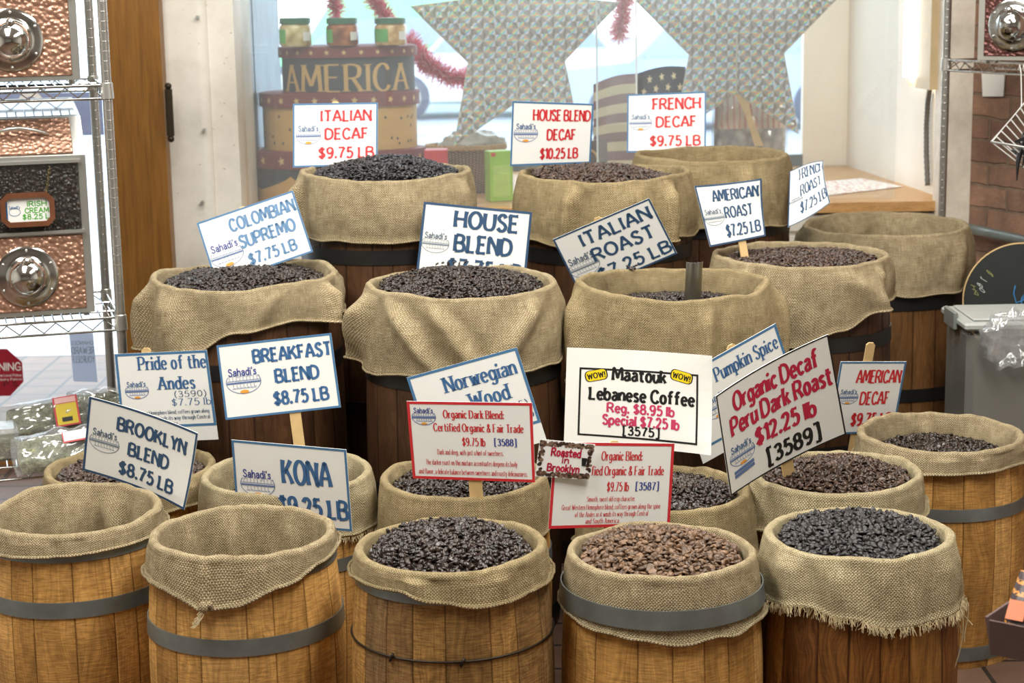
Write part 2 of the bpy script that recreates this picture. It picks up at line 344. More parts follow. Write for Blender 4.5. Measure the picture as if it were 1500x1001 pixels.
# ------------------------------------------------------------------ stroke lettering
G = {
'A': (.72, 'l 0 0 .36 1 .72 0|l .13 .34 .59 .34'), 'B': (.6, 'l 0 0 0 1|s 0 1 .34 .99 .52 .88 .5 .64 .32 .54 0 .53|s .3 .54 .52 .46 .6 .28 .54 .08 .32 .01 0 0'),
'C': (.64, 's .62 .78 .5 .96 .3 1 .08 .82 0 .5 .08 .17 .3 0 .52 .04 .64 .2'), 'D': (.66, 'l 0 0 0 1|s 0 1 .3 .98 .56 .84 .66 .5 .56 .16 .3 .02 0 0'),
'E': (.54, 'l .52 1 0 1 0 0 .54 0|l 0 .53 .44 .53'), 'F': (.5, 'l .5 1 0 1 0 0|l 0 .5 .42 .5'),
'G': (.68, 's .62 .8 .5 .96 .3 1 .08 .82 0 .5 .08 .17 .3 0 .52 .05 .64 .2|l .38 .45 .66 .45 .66 .06'), 'H': (.66, 'l 0 0 0 1|l .66 0 .66 1|l 0 .5 .66 .5'),
'I': (.04, 'l .02 0 .02 1'), 'J': (.42, 'l .4 1 .4 .3|s .4 .32 .36 .1 .2 0 .04 .08 0 .24'), 'K': (.64, 'l 0 0 0 1|l .58 1 .03 .44|l .2 .6 .64 0'),
'L': (.5, 'l 0 1 0 0 .5 0'), 'M': (.84, 'l 0 0 .07 1 .42 .22 .77 1 .84 0'), 'N': (.66, 'l 0 0 0 1 .66 0 .66 1'), 'O': (.76, 'o .38 .5 .38 .5'),
'P': (.56, 'l 0 0 0 1|s 0 1 .34 .99 .54 .86 .54 .6 .34 .46 0 .45'), 'Q': (.76, 'o .38 .5 .38 .5|l .44 .26 .74 -.08'),
'R': (.62, 'l 0 0 0 1|s 0 1 .34 .99 .54 .87 .52 .62 .34 .5 0 .49|l .28 .5 .62 0'), 'S': (.52, 's .48 .82 .36 .98 .16 .97 .03 .78 .14 .6 .38 .46 .52 .27 .42 .05 .2 0 0 .17'),
'T': (.62, 'l 0 1 .62 1|l .31 1 .31 0'), 'U': (.64, 's 0 1 0 .36 .1 .07 .32 0 .54 .07 .64 .36 .64 1'), 'V': (.66, 'l 0 1 .33 0 .66 1'),
'W': (.96, 'l 0 1 .24 0 .48 .8 .72 0 .96 1'), 'X': (.64, 'l 0 0 .64 1|l 0 1 .64 0'), 'Y': (.64, 'l 0 1 .32 .46 .64 1|l .32 .46 .32 0'), 'Z': (.6, 'l 0 1 .6 1 0 0 .6 0'),
'a': (.44, 's .05 .53 .2 .66 .38 .6 .42 .44 .42 0|s .42 .38 .2 .36 .02 .22 .1 .03 .28 .04 .42 .18'), 'b': (.46, 'l 0 0 0 1|s 0 .48 .2 .66 .42 .54 .46 .33 .4 .1 .2 0 0 .14'),
'c': (.42, 's .42 .52 .26 .66 .08 .55 0 .33 .08 .1 .24 0 .42 .12'), 'd': (.46, 'l .46 0 .46 1|s .46 .48 .26 .66 .05 .54 0 .33 .06 .1 .26 0 .46 .14'),
'e': (.44, 's .02 .35 .43 .38 .38 .58 .22 .66 .06 .55 0 .33 .08 .09 .26 0 .44 .12'), 'f': (.40, 's .42 .93 .30 1 .17 .86 .17 .5 .17 0|l -.04 .64 .40 .64'),
'g': (.46, 's .45 .5 .22 .66 .02 .52 0 .3 .1 .07 .28 .05 .45 .22|s .45 .66 .45 -.02 .34 -.25 .14 -.26 .02 -.16'), 'h': (.44, 'l 0 0 0 1|s 0 .42 .18 .65 .37 .6 .43 .42 .43 0'),
'i': (.04, 'l .02 0 .02 .64|d .02 .9'), 'j': (.2, 'l .18 .64 .18 0|s .18 .02 .14 -.22 0 -.22|d .18 .9'), 'k': (.42, 'l 0 0 0 1|l .38 .66 .02 .28|l .14 .4 .42 0'), 'l': (.04, 'l .02 0 .02 1'),
'm': (.72, 'l 0 0 0 .66|s 0 .44 .14 .65 .3 .6 .36 .42 .36 0|s .36 .42 .5 .65 .66 .6 .72 .42 .72 0'), 'n': (.43, 'l 0 0 0 .66|s 0 .42 .18 .65 .37 .6 .43 .42 .43 0'),
'o': (.46, 'o .23 .33 .23 .33'), 'p': (.46, 'l 0 -.3 0 .66|s 0 .48 .2 .66 .42 .54 .46 .33 .4 .1 .2 0 0 .14'), 'q': (.46, 'l .46 -.3 .46 .66|s .46 .48 .26 .66 .05 .54 0 .33 .06 .1 .26 0 .46 .14'),
'r': (.3, 'l 0 0 0 .66|s 0 .4 .12 .62 .32 .63'), 's': (.36, 's .34 .54 .22 .66 .06 .6 .06 .42 .3 .28 .34 .1 .2 0 0 .09'), 't': (.38, 's .15 .92 .15 .2 .22 .02 .38 .06|l -.05 .65 .40 .65'),
'u': (.43, 's 0 .66 0 .24 .08 .02 .26 .02 .43 .24|l .43 .66 .43 0'), 'v': (.42, 'l 0 .66 .21 0 .42 .66'), 'w': (.64, 'l 0 .66 .16 0 .32 .56 .48 0 .64 .66'), 'x': (.42, 'l 0 0 .42 .66|l 0 .66 .42 0'),
'y': (.44, 'l 0 .66 .22 .04|l .44 .66 .12 -.28'), 'z': (.4, 'l 0 .66 .4 .66 0 0 .4 0'),
'0': (.54, 'o .27 .5 .27 .5'), '1': (.22, 'l 0 .78 .2 1 .2 0'), '2': (.52, 's .02 .78 .14 .97 .34 .98 .48 .78 .38 .5 .18 .22 0 0|l 0 0 .52 0'),
'3': (.5, 's .02 .86 .2 1 .4 .93 .44 .72 .32 .57 .16 .54|s .16 .54 .4 .48 .5 .27 .4 .05 .18 0 0 .14'), '4': (.58, 'l .44 0 .44 1 0 .3 .58 .3'),
'5': (.5, 'l .46 1 .1 1 .05 .56|s .05 .56 .26 .64 .46 .52 .5 .3 .38 .05 .16 0 0 .12'), '6': (.52, 's .44 .92 .26 1 .08 .8 0 .4 .08 .08 .28 0 .48 .12 .5 .38 .36 .56 .16 .54 .02 .36'),
'7': (.52, 'l 0 1 .52 1|s .52 1 .3 .5 .18 0'), '8': (.52, 'o .26 .76 .21 .24|o .26 .27 .26 .27'), '9': (.52, 's .08 .08 .26 0 .44 .2 .52 .6 .44 .92 .24 1 .04 .88 .02 .62 .16 .44 .36 .46 .5 .64'),
'$': (.52, 's .48 .78 .36 .9 .16 .89 .04 .74 .14 .58 .38 .45 .51 .28 .42 .11 .2 .08 0 .22|l .26 1.08 .26 -.1'), '.': (.06, 'd .03 .06'), ',': (.08, 'l .06 .06 .0 -.16'), ':': (.06, 'd .03 .08|d .03 .54'),
';': (.08, 'l .06 .06 0 -.16|d .05 .54'), '!': (.06, 'l .03 1 .03 .32|d .03 .05'), '&': (.66, 's .64 .02 .3 .5 .14 .76 .22 .97 .38 .97 .44 .8 .3 .58 .06 .36 .02 .14 .16 .0 .36 .03 .6 .42'),
'(': (.2, 's .2 1.08 .04 .75 0 .45 .04 .12 .2 -.2'), ')': (.2, 's 0 1.08 .16 .75 .2 .45 .16 .12 0 -.2'), '[': (.3, 'l .3 1.1 0 1.1 0 -.15 .3 -.15'), ']': (.3, 'l 0 1.1 .3 1.1 .3 -.15 0 -.15'),
"'": (.04, 'l .03 1 .01 .8'), '-': (.28, 'l 0 .4 .28 .4'),
}
def _catmull(p, k):
    out = []
    for i in range(len(p)-1):
        a = p[max(i-1, 0)]; b = p[i]; c = p[i+1]; d = p[min(i+2, len(p)-1)]
        for j in range(k):
            t = j/k; t2 = t*t; t3 = t2*t
            out.append(tuple(.5*((2*b[q])+(-a[q]+c[q])*t+(2*a[q]-5*b[q]+4*c[q]-d[q])*t2+(-a[q]+3*b[q]-3*c[q]+d[q])*t3) for q in (0, 1)))
    out.append(p[-1]); return out
def glyph_strokes(ch, k):
    w, sp = G[ch]; res = []
    for s in sp.split('|'):
        tk = s.split(); ty = tk[0]; nums = list(map(float, tk[1:]))
        if ty == 'd': res.append(('d', [(nums[0], nums[1])])); continue
        if ty == 'o':
            cx, cy, rx, ry = nums; n = 6*k
            res.append(('o', [(cx+rx*math.sin(2*math.pi*i/n), cy+ry*math.cos(2*math.pi*i/n)) for i in range(n)])); continue
        pts = [(nums[i], nums[i+1]) for i in range(0, len(nums), 2)]
        res.append((ty, _catmull(pts, k) if ty == 's' else pts))
    return w, res
def text2d(mb, txt, style, u0, u1, vb, cap, W, H, mi, F, k=4, thick=None):
    """lay txt between u0..u1 on baseline vb (fraction from top), cap height cap; W,H metres; F(u,v)->point"""
    gap = .24 if style != 'serif' else .26; sp = .34
    adv = 0; pl = []
    for ch in txt:
        if ch == ' ': adv += sp; continue
        w = G[ch][0]; pl.append((adv, ch)); adv += w+gap
    adv -= gap
    ch_m = cap*H; xs = (u1-u0)*W/max(adv, .01)
    tk = thick or {'hobo': .215, 'serif': .175, 'sans': .14, 'round': .22}[style]
    if cap < .08 and style == 'serif' and thick is None: tk = .13
    T = tk*min(ch_m, 1.22*xs)
    def put(p): return F(u0+p[0]/W, vb-p[1]/H)
    def disc(p, r):
        n = 8; o = [put((p[0]+r*math.cos(2*math.pi*i/n), p[1]+r*math.sin(2*math.pi*i/n))) for i in range(n)]
        mb.add(o, [tuple(range(n))], mi)
    def ribbon(pts, closed=False, flare=0.0):
        L = len(pts); lf = []; rt = []
        tot = [0]
        for i in range(1, L): tot.append(tot[-1]+math.dist(pts[i], pts[i-1]))
        for i, p in enumerate(pts):
            a = pts[i-1] if (i > 0 or closed) else pts[i]; b = pts[(i+1) % L] if (i < L-1 or closed) else pts[i]
            dx, dy = b[0]-a[0], b[1]-a[1]; d = math.hypot(dx, dy) or 1e-9; dx /= d; dy /= d
            w = T
            if style == 'serif': w = T*(.46+.64*abs(dy)**1.3)
            elif style == 'hobo':
                w = T*(.80+.30*abs(dy))
                if flare and tot[-1] > 0: w *= 1+flare*(abs(2*tot[i]/tot[-1]-1)**2.5)-.08
            lf.append(put((p[0]-dy*w/2, p[1]+dx*w/2))); rt.append(put((p[0]+dy*w/2, p[1]-dx*w/2)))
        n = L if closed else L-1
        mb.add(lf+rt, [(i, (i+1) % L, (i+1) % L+L, i+L) for i in range(n)], mi)
    for x, ch in pl:
        w, sts = glyph_strokes(ch, k)
        for ty, pts in sts:
            P = [((x+a)*xs, b*ch_m) for a, b in pts]
            if ty == 'd': disc(P[0], T*.62); continue
            if ty == 'o': ribbon(P, True); continue
            if ty == 's': ribbon(P, flare=.25)
            else:
                for i in range(len(P)-1):
                    a, b = P[i], P[i+1]; n = 5
                    dx, dy = b[0]-a[0], b[1]-a[1]
                    bow = .035 if style == 'hobo' else 0
                    seg = [(a[0]+dx*j/n - dy*bow*math.sin(math.pi*j/n), a[1]+dy*j/n + dx*bow*math.sin(math.pi*j/n)*.4) for j in range(n+1)]
                    ribbon(seg, flare=.28)
                    if style == 'serif' and ch.isalpha():
                        for q, (e, o) in enumerate(((a, b), (b, a))):
                            if abs(dy) > 1.2*abs(dx) and min(abs(e[1]-y) for y in (0, ch_m, .66*ch_m, -.3*ch_m)) < .03*ch_m:
                                s = T*1.05; th = T*.3; up = 1 if o[1] > e[1] else -1
                                mb.add([put((e[0]-s, e[1])), put((e[0]+s, e[1])), put((e[0]+s, e[1]+up*th)), put((e[0]-s, e[1]+up*th))], [(0, 1, 2, 3)], mi)
            if style != 'serif' and ty == 'l':
                for q in P[1:-1]: disc(q, T*.46)
            if style in ('sans', 'round'):
                for q in (P[0], P[-1]): disc(q, T*.5)

# ------------------------------------------------------------------ price cards
def fit_plane(c, Y, lean0, yaw0):
    ctr = at(sum(p[0] for p in c)/4, sum(p[1] for p in c)/4, Y); best = None
    for yaw in range(-66, 67, 4):
        for lean in range(-16, 47, 4):
            a, b = math.radians(yaw), math.radians(lean)
            n = Vector((math.sin(a)*math.cos(b), -math.cos(a)*math.cos(b), math.sin(b)))
            q = []
            for px, py in c:
                d = ray(px, py); den = d.dot(n)
                if abs(den) < 1e-6: break
                q.append(CAM + d*((ctr-CAM).dot(n)/den))
            if len(q) < 4: continue
            e = [q[1]-q[0], q[2]-q[1], q[2]-q[3], q[3]-q[0]]
            L = [v.length for v in e]
            cost = 2*math.log(L[0]/L[2])**2 + 2*math.log(L[1]/L[3])**2
            for x, y in ((0, 3), (0, 1), (2, 1), (2, 3)):
                cost += (e[x].normalized().dot(e[y].normalized()))**2
            cost += .06*math.radians(yaw-yaw0)**2 + .06*math.radians(lean-lean0)**2
            if best is None or cost < best[0]: best = (cost, n, q)
    return best[1], best[2]
def sign(label, c, Y, lines, border=M_BORD, bw=.028, logo=None, stick=None, bend=0.0, lean=14, yaw=0, card=M_CARD, bbox=(0, 0, 1, 1), extra=None, curl=None, group=None, name='price_sign', ink_logo=M_BLUE, cat='sign'):
    n, q = fit_plane(c, Y, lean, yaw)
    TL, TR, BR, BL = q
    W = ((TR-TL).length+(BR-BL).length)/2; H = ((BL-TL).length+(BR-TR).length)/2
    def F0(u, v, off):
        p = TL*(1-u)*(1-v)+TR*u*(1-v)+BR*u*v+BL*(1-u)*v
        o = off - bend*(1-(2*u-1)**2)
        if curl:   # (corner u, corner v, amount): the corner rolls forward or back
            for cu, cv, amt in curl:
                d = max(0.0, 1-math.hypot((u-cu)*1.1, (v-cv))/.75); o += amt*d*d
        return p + n*o
    ctr = (TL+TR+BR+BL)/4
    root = thing(name, label, cat, F0(.5, 1, 0), 0, group)
    b = MB(); nu, nv = 14, 8; th = .0016
    b.grid(lambda u, v: F0(u, v, 0), nu, nv); k = (nu+1)*(nv+1); b.grid(lambda u, v: F0(u, v, -th), nu, nv)
    b.f[nu*nv:] = [tuple(reversed(f)) for f in b.f[nu*nv:]]
    rim = [i for i in range(nu+1)] + [(j+1)*(nu+1)-1 for j in range(1, nv+1)] + [nv*(nu+1)+i for i in range(nu-1, -1, -1)] + [j*(nu+1) for j in range(nv-1, 0, -1)]
    for a in range(len(rim)):
        i, j = rim[a], rim[(a+1) % len(rim)]; b.f.append((j, i, i+k, j+k)); b.m.append(0)
    b.f = [tuple(reversed(f)) for f in b.f]
    link('card_panel', b, card, root, smooth=False)
    if border is not None:
        b = MB(); x0, y0, x1, y1 = bbox; bx = bw*min(W, H)/W; by = bw*min(W, H)/H
        for (a0, b0, a1, b1, s) in ((x0, y0, x1, y0+by, 0), (x0, y1-by, x1, y1, 0), (x0, y0+by, x0+bx, y1-by, 1), (x1-bx, y0+by, x1, y1-by, 1)):
            b.grid(lambda u, v: F0(a0+(a1-a0)*u, b0+(b1-b0)*v, .0005), 14 if not s else 1, 1 if not s else 8)
        b.f = [tuple(reversed(f)) for f in b.f]
        link('border', b, border, root)
    F = lambda u, v: F0(u, v, .0008)
    for part, txts in lines:
        for (txt, style, mat, u0, u1, vb, cap) in txts:
            b = MB(); text2d(b, txt, style, u0, u1, vb, cap, W, H, 0, F, k=2 if cap < .08 else 4); link(part, b, mat, root)
    if logo:
        lu, lv, rw, inkm = logo[:4]
        b = MB(); rx = rw; ry = rw*W/H*.66
        def line(pts, w):
            w *= .85; pts = [(u*W, v*H) for u, v in pts]; L = len(pts); lf = []; rt = []
            for i, p in enumerate(pts):
                a = pts[max(i-1, 0)]; e = pts[min(i+1, L-1)]; dx, dy = e[0]-a[0], e[1]-a[1]; d = math.hypot(dx, dy) or 1e-9
                lf.append(F((p[0]-dy/d*w/2)/W, (p[1]+dx/d*w/2)/H)); rt.append(F((p[0]+dy/d*w/2)/W, (p[1]-dx/d*w/2)/H))
            b.add(lf+rt, [(i, i+1, i+1+L, i+L) for i in range(L-1)], 0)
        E = lambda a, s=1.0: (lu+rx*s*math.cos(a), lv-ry*s*math.sin(a))
        line([E(math.radians(150+ (240)*i/24)) for i in range(25)], .0016)
        line([E(math.radians(i*7.5-30+0)) for i in range(0, 9)], .0016)
        for v, s in ((-.12, .97), (.02, 1.0), (.10, .98)):
            line([(lu-rx*s*.98, lv+ry*v), (lu, lv+ry*v), (lu+rx*s*.98, lv+ry*v)], .0022 if v > 0 else .0014)
        rnd = random.Random(int(lu*1000)+int(TL.x*1e4))
        for i in range(9):
            x = -.8+.2*i; hh = .30+.16*rnd.random()
            line([(lu+rx*x, lv-ry*.12), (lu+rx*x, lv-ry*(.12+hh))], .0009)
            line([(lu+rx*x, lv-ry*(.12+hh)), (lu+rx*(x+.16), lv-ry*(.12+hh))], .0009)
            if abs(x) < .75:
                line([(lu+rx*x, lv+ry*.16), (lu+rx*x, lv+ry*.5)], .0009); line([(lu+rx*x, lv+ry*.5), (lu+rx*(x+.12), lv+ry*(.42+.14*rnd.random()))], .0009)
        line([(lu-rx*.7, lv+ry*.55), (lu+rx*.7, lv+ry*.55)], .0008)
        text2d(b, "Sahadi's", 'sans', lu-rw*.80, lu+rw*.78, lv-ry*.58, .62*ry, W, H, 1, F, 3, .15)
        mats = [M_LOGOG if inkm is M_SLATE else M_LOGO, inkm]
        if len(logo) > 4 and logo[4]:
            mats.append(M_ORANGE)
            b.add([F(lu+rx*.26*math.cos(2*math.pi*i/14), lv+ry*.86+ry*.17*math.sin(2*math.pi*i/14)) for i in range(14)], [tuple(range(14))], 2)
        if len(logo) > 5:
            for s in (1.35, 1.75):
                line([(lu-rx*.8, lv+ry*(s+.12)), (lu+rx*.8, lv+ry*(s-.12))], .009)
        link('logo', b, mats, root)
    if extra: extra(F0, root, W, H)
    if stick:
        su, v0, v1 = stick[:3]; sw = .024 if len(stick) < 4 else stick[3]
        d = (BL-TL)*(1-su)+(BR-TR)*su; ax = (TR-TL).normalized(); dn = d.normalized()
        a = F0(su, v0, -.0045-max(0, -bend)-abs(bend)); a = TL*(1-su)+TR*su + d*v0 - n*(.0045+abs(bend)+.0) ; e = a + d*(v1-v0)
        b = MB(); t2 = .0022; L = (e-a).length
        pts2 = [(-sw/2, .006), (-sw/2+.006, 0), (sw/2-.006, 0), (sw/2, .006), (sw/2, L), (-sw/2, L)]
        vs = [a + ax*x + dn*y + n*t2 for x, y in pts2] + [a + ax*x + dn*y - n*t2 for x, y in pts2]
        fs = [tuple(range(5, -1, -1)), tuple(range(6, 12))] + [(i, (i+1) % 6, (i+1) % 6+6, i+6) for i in range(6)]
        b.add(vs, fs); link('wooden_stick', b, M_STICK, root)
    return root

# ------------------------------------------------------------------ barrels, sacks, beans
def body_mesh(R, H, bulge, seed, n=18, wall=.009):
    rnd = random.Random(seed); ws = [rnd.uniform(.7, 1.35) for _ in range(n)]; s = sum(ws); th = []; u = []
    off = rnd.random()*6.28; a = 0
    for k, w in enumerate(ws):
        w = w/s*2*math.pi
        for fr, dr in ((0, .0016), (.05, 0), (.35, 0), (.65, 0), (.95, 0)): th.append((off+a+w*fr, dr)); u.append(k+max(fr, .001))
        a += w
    th.append((off+2*math.pi, .0016)); u.append(n-.001)
    N = len(th); prof = []
    for i in range(15):
        t = i/14; prof.append((R+bulge*math.sin(math.pi*t)**.9 if 0 < i < 14 else R, t*H))
    b = MB(); uv = []
    for r, z in prof:
        for (a, dr), uu in zip(th, u): b.v.append(((r-dr)*math.cos(a), (r-dr)*math.sin(a), z)); uv.append((uu, z))
    nr = len(prof)
    for r, z in ((R-wall, H), (R-wall, H*.25)):
        for (a, dr), uu in zip(th, u): b.v.append((r*math.cos(a), r*math.sin(a), z)); uv.append((uu, z))
    for i in range(nr+1):
        for k in range(N-1): a = i*N+k; b.f.append((a, a+1, a+1+N, a+N)); b.m.append(0)
    b.f.append(tuple(range((nr+1)*N, (nr+2)*N-1))); b.m.append(0); b.f.append(tuple(range(N-2, -1, -1))); b.m.append(0)
    rad = lambda z: R+bulge*math.sin(math.pi*min(max(z/H, 0), 1))**.9
    return b, uv, rad
def band(rad, z0, z1, th=.0022, off=.0006):
    b = MB(); n = 72; zs = [z0+(z1-z0)*i/4 for i in range(5)]
    prof = [(rad(z0)+off, z0)] + [(rad(z)+off+th, z) for z in zs] + [(rad(z1)+off, z1)] + [(rad(z)+off-.0002, z) for z in reversed(zs[1:-1])] + [(rad(z0)+off, z0)]
    return b.lathe(prof, n)
def barrel(label, x, y, R, H, bulge, wood, seed, hoops, cat='barrel', group=None, n=18):
    root = thing('wooden_barrel', label, cat, (x, y, 0), 0, group)
    b, uv, rad = body_mesh(R, H, bulge, seed, n); link('barrel_body', b, wood, root, uv=uv, world=False, angle=30)
    for kind, z0, z1, mt in hoops:
        if kind == 'band':
            link('hoop', band(rad, z0, z1, *( (.0022, .0006))), mt, root, smooth=False, world=False, angle=40)
        elif kind == 'over': link('hoop', band(lambda z: rad(z)+.009, z0, z1), mt, root, world=False, angle=40)
        else:
            b = MB(); r = rad(z0)+.002
            b.tube([(r*math.cos(i*math.pi/36), r*math.sin(i*math.pi/36), z0) for i in range(72)], .0024, 6, closed=True)
            for a in (-1.45, -2.15): b.tube([((r+.003)*math.cos(a+s*.02), (r+.003)*math.sin(a+s*.02), z0+s*.008) for s in (-1, 0, 1)], .003, 6)
            link('wire_hoop', b, mt, root, smooth=True, world=False)
    return root, rad
def pinterp(ctrl, deg):
    """periodic smooth interpolation of [(deg, value)]"""
    c = sorted(ctrl); n = len(c)
    if n == 1: return c[0][1]
    deg %= 360
    for i in range(n):
        a = c[i]; b = c[(i+1) % n]; a0 = a[0]; b0 = b[0] + (360 if i == n-1 else 0); d = deg if deg >= c[0][0] else deg+360
        if a0 <= d <= b0:
            t = (d-a0)/max(b0-a0, 1e-6); t = t*t*(3-2*t); return a[1]+(b[1]-a[1])*t
    return c[0][1]
def sack(label, x, y, R, zr, hem, rim, inner, mat, seed, puff=None, folds=(), roll=.009, wall=.010, rough=.004, infolds=.003, bottom=False, group=None, clear=.006, rad=None, fringe=False, wob=.006, tuck=None):
    """cloth liner folded over the barrel rim. hem/rim/puff are [(deg, metres)]; folds = [(deg, slope deg per m, width deg, height)]"""
    n = 240; NI, NR, NO = 10, 8, 22
    roll = min(roll, .0105); root = thing('burlap_sack', label, 'sack', (x, y, zr), 0, group)
    b = MB(); uv = []; rnd = random.Random(seed); sd = rnd.random()*50
    Rin = R-wall-.004; ro = R+clear
    puff = [(0, .0)] if puff is None else [(a, v*.34) for a, v in puff]
    rings = []
    for k in range(n):
        deg = 360*k/n; a = math.radians(deg); ca, sa = math.cos(a), math.sin(a)
        h = pinterp(hem, deg); dz = pinterp(rim, deg); pf = pinterp(puff, deg)
        h *= 1+.07*mnoise.noise((ca*3, sa*3, sd)); dz += wob*mnoise.noise((ca*2.2, sa*2.2, sd+9)) + wob*.5*mnoise.noise((ca*6, sa*6, sd+3))
        dz = max(dz, 0.0); top = .004+roll+dz; pts = []
        rw = (ro-Rin)/2; rc = (ro+Rin)/2
        def N(z, s, f): return mnoise.noise((ca*f, sa*f, z*8+sd+s))
        for i in range(NI):
            t = i/NI; z = -inner+t*(inner+top-roll)
            infl = 0
            for (fd, sl, wd, ht) in folds:
                dd = ((deg-fd-sl*z+180) % 360)-180; infl += ht*.7*math.exp(-(dd/wd)**2)
            r = Rin-.002-infolds*(.6+N(z, 5, 3.5)+.6*N(z, 8, 9))*min(1, 2.5*(1-t)+.1)-(infl if infl > 0 else 0)*1.7*min(1, 4*(1-t)+.25)
            pts.append((r, z))
        wr = 1+.15*max(0, N(0, 2, 4))
        for i in range(NR+1):
            th = math.pi*(1-i/NR)
            pts.append((rc+rw*wr*math.cos(th)+(rw*(wr-1)*.6), top-roll+roll*math.sin(th)*wr))
        z0 = top-roll
        for i in range(1, NO+1):
            t = i/NO; z = z0-(h+dz)*t
            base = R
            if rad is not None: base = rad(zr+min(z, 0))
            prof = math.sin(math.pi*min(1, t*1.02))**.8
            r = max(base+clear, ro*0+base+clear)+pf*(.25*t+prof*.9)
            nz = rough*(1.0*N(z, 1, 3.2)+.7*N(z, 4, 7)+.25*N(z*2, 6, 16)+.8)
            r += nz*min(1, t*3+.2); r += .0016*(N(z, 11, 18)+N(z*3, 13, 9))*min(1, t*3)
            for (fd, sl, wd, ht) in folds:
                ht = ht*(2.0 if rough > .0035 else 1.1)
                dd = ((deg-fd-sl*(z-z0)+180) % 360)-180
                r += ht*(math.exp(-(dd/wd)**2)-.45*math.exp(-((dd-1.5*wd)/wd)**2))*min(1, t*4)
            if i == NO: r += .002
            if i >= NO-1: r += .0025
            pts.append((max(r, base+.003), z))
        rings.append(pts)
    L = len(rings[0]); Vc = [0]
    for j in range(1, L): Vc.append(Vc[-1]+sum(math.dist(rings[k][j], rings[k][j-1]) for k in range(0, n, 20))/(n/20))
    for k in range(n+1):
        a = 2*math.pi*k/n; ca, sa = math.cos(a), math.sin(a)
        lv = 0
        for j in range(L):
            r, z = rings[k % n][j]; b.v.append((r*ca, r*sa, z)); uv.append((a*R, Vc[j]))
    for k in range(n):
        for j in range(L-1): p = k*L+j; b.f.append((p, p+1, p+L+1, p+L)); b.m.append(0)
    if bottom:
        c0 = len(b.v); b.v.append((0, 0, -inner-.01)); uv.append((0, 0))
        for k in range(n): b.f.append((c0, k*L, (k+1)*L)); b.m.append(0)
    o = link('sack_cloth', b, mat, root, smooth=True, uv=uv, world=False)
    md = o.modifiers.new('thickness', 'SOLIDIFY'); md.thickness = .0022; md.offset = 1.0 if False else -1.0
    hemring = [(rings[k][-1][0], rings[k][-1][1], 2*math.pi*k/n) for k in range(n)]
    if tuck != 'nohem':
        # stitched hem roll along the lower edge
        hb = MB(); hb.tube([((r+.0015)*math.cos(a), (r+.0015)*math.sin(a), z+.002) for r, z, a in hemring], .0034, 6, closed=True)
        hu = [((i//6)/n*2*math.pi*R, (i % 6)*.0022) for i in range(len(hb.v))]
        link('hem_edge', hb, mat, root, smooth=True, uv=hu, world=False)
    if fringe:
        fb = MB()
        for k in range(0, 900):
            a = rnd.random()*2*math.pi; kk = int(a/(2*math.pi)*n) % n; r, z, _ = hemring[kk]; l = rnd.uniform(.006, .02); da = rnd.gauss(0, .03)
            p0 = Vector((r*math.cos(a), r*math.sin(a), z+.002)); p1 = Vector(((r+rnd.uniform(.001, .008))*math.cos(a+da), (r+.004)*math.sin(a+da), z-l))
            fb.tube([p0, (p0+p1)/2+Vector((rnd.gauss(0, .001), 0, 0)), p1], .0006, 3)
        link('frayed_edge', fb, M_STRAND, root, world=False)
    return root
M_STRAND = plain('jute_strand', srgb(205, 188, 148), .9, 0, .2, 60)
def _bean_proto():
    nu, nv = 10, 8; vs = []
    for i in range(nv+1):
        t = math.pi*i/nv; x = -math.cos(t); s = math.sin(t)
        for k in range(nu):
            a = 2*math.pi*(k+.0)/nu - math.pi/2
            y = math.cos(a)*s*.72; z = math.sin(a)*s*.62
            if z < 0: z *= .34
            if k == 0: z += .20*s**.5
            vs.append((x, y, z))
    fs = [(i*nu+k, i*nu+(k+1) % nu, (i+1)*nu+(k+1) % nu, (i+1)*nu+k) for i in range(nv) for k in range(nu)]
    return np.array(vs), np.array(fs)
BV, BF = _bean_proto()
def rotmats(rs, n, tilt):
    q = rs.normal(size=(n, 4)); 
    up = rs.random(n) < .5
    yaw = rs.random(n)*2*np.pi; tx = rs.normal(0, tilt, n) + np.where(up, np.pi, 0); ty = rs.normal(0, tilt, n)
    cz, sz, cx, sx, cy, sy = np.cos(yaw), np.sin(yaw), np.cos(tx), np.sin(tx), np.cos(ty), np.sin(ty)
    R = np.empty((n, 3, 3))
    R[:, 0, 0] = cz*cy; R[:, 0, 1] = cz*sy*sx-sz*cx; R[:, 0, 2] = cz*sy*cx+sz*sx
    R[:, 1, 0] = sz*cy; R[:, 1, 1] = sz*sy*sx+cz*cx; R[:, 1, 2] = sz*sy*cx-cz*sx
    R[:, 2, 0] = -sy; R[:, 2, 1] = cy*sx; R[:, 2, 2] = cy*cx
    return R
def bean_cloud(name, pts, mat, seed, size=.0062, tilt=.55):
    rs = np.random.RandomState(seed); n = len(pts); R = rotmats(rs, n, tilt)
    sc = size*(1+rs.normal(0, .09, n))[:, None, None]
    V = np.einsum('nij,vj->nvi', R, BV)*sc + pts[:, None, :]
    F = BF[None]+(np.arange(n)*len(BV))[:, None, None]
    return V.reshape(-1, 3), F.reshape(-1, 4)
def np_mesh(name, V, F, mat):
    me = bpy.data.meshes.new(name); me.vertices.add(len(V)); me.vertices.foreach_set('co', V.astype(np.float32).ravel())
    me.loops.add(F.size); me.loops.foreach_set('vertex_index', F.astype(np.int32).ravel())
    me.polygons.add(len(F)); me.polygons.foreach_set('loop_start', np.arange(0, F.size, 4, dtype=np.int32)); me.polygons.foreach_set('loop_total', np.full(len(F), 4, dtype=np.int32))
    me.materials.append(mat); me.polygons.foreach_set('use_smooth', np.ones(len(F), dtype=bool)); me.update(calc_edges=True); me.validate()
    return me
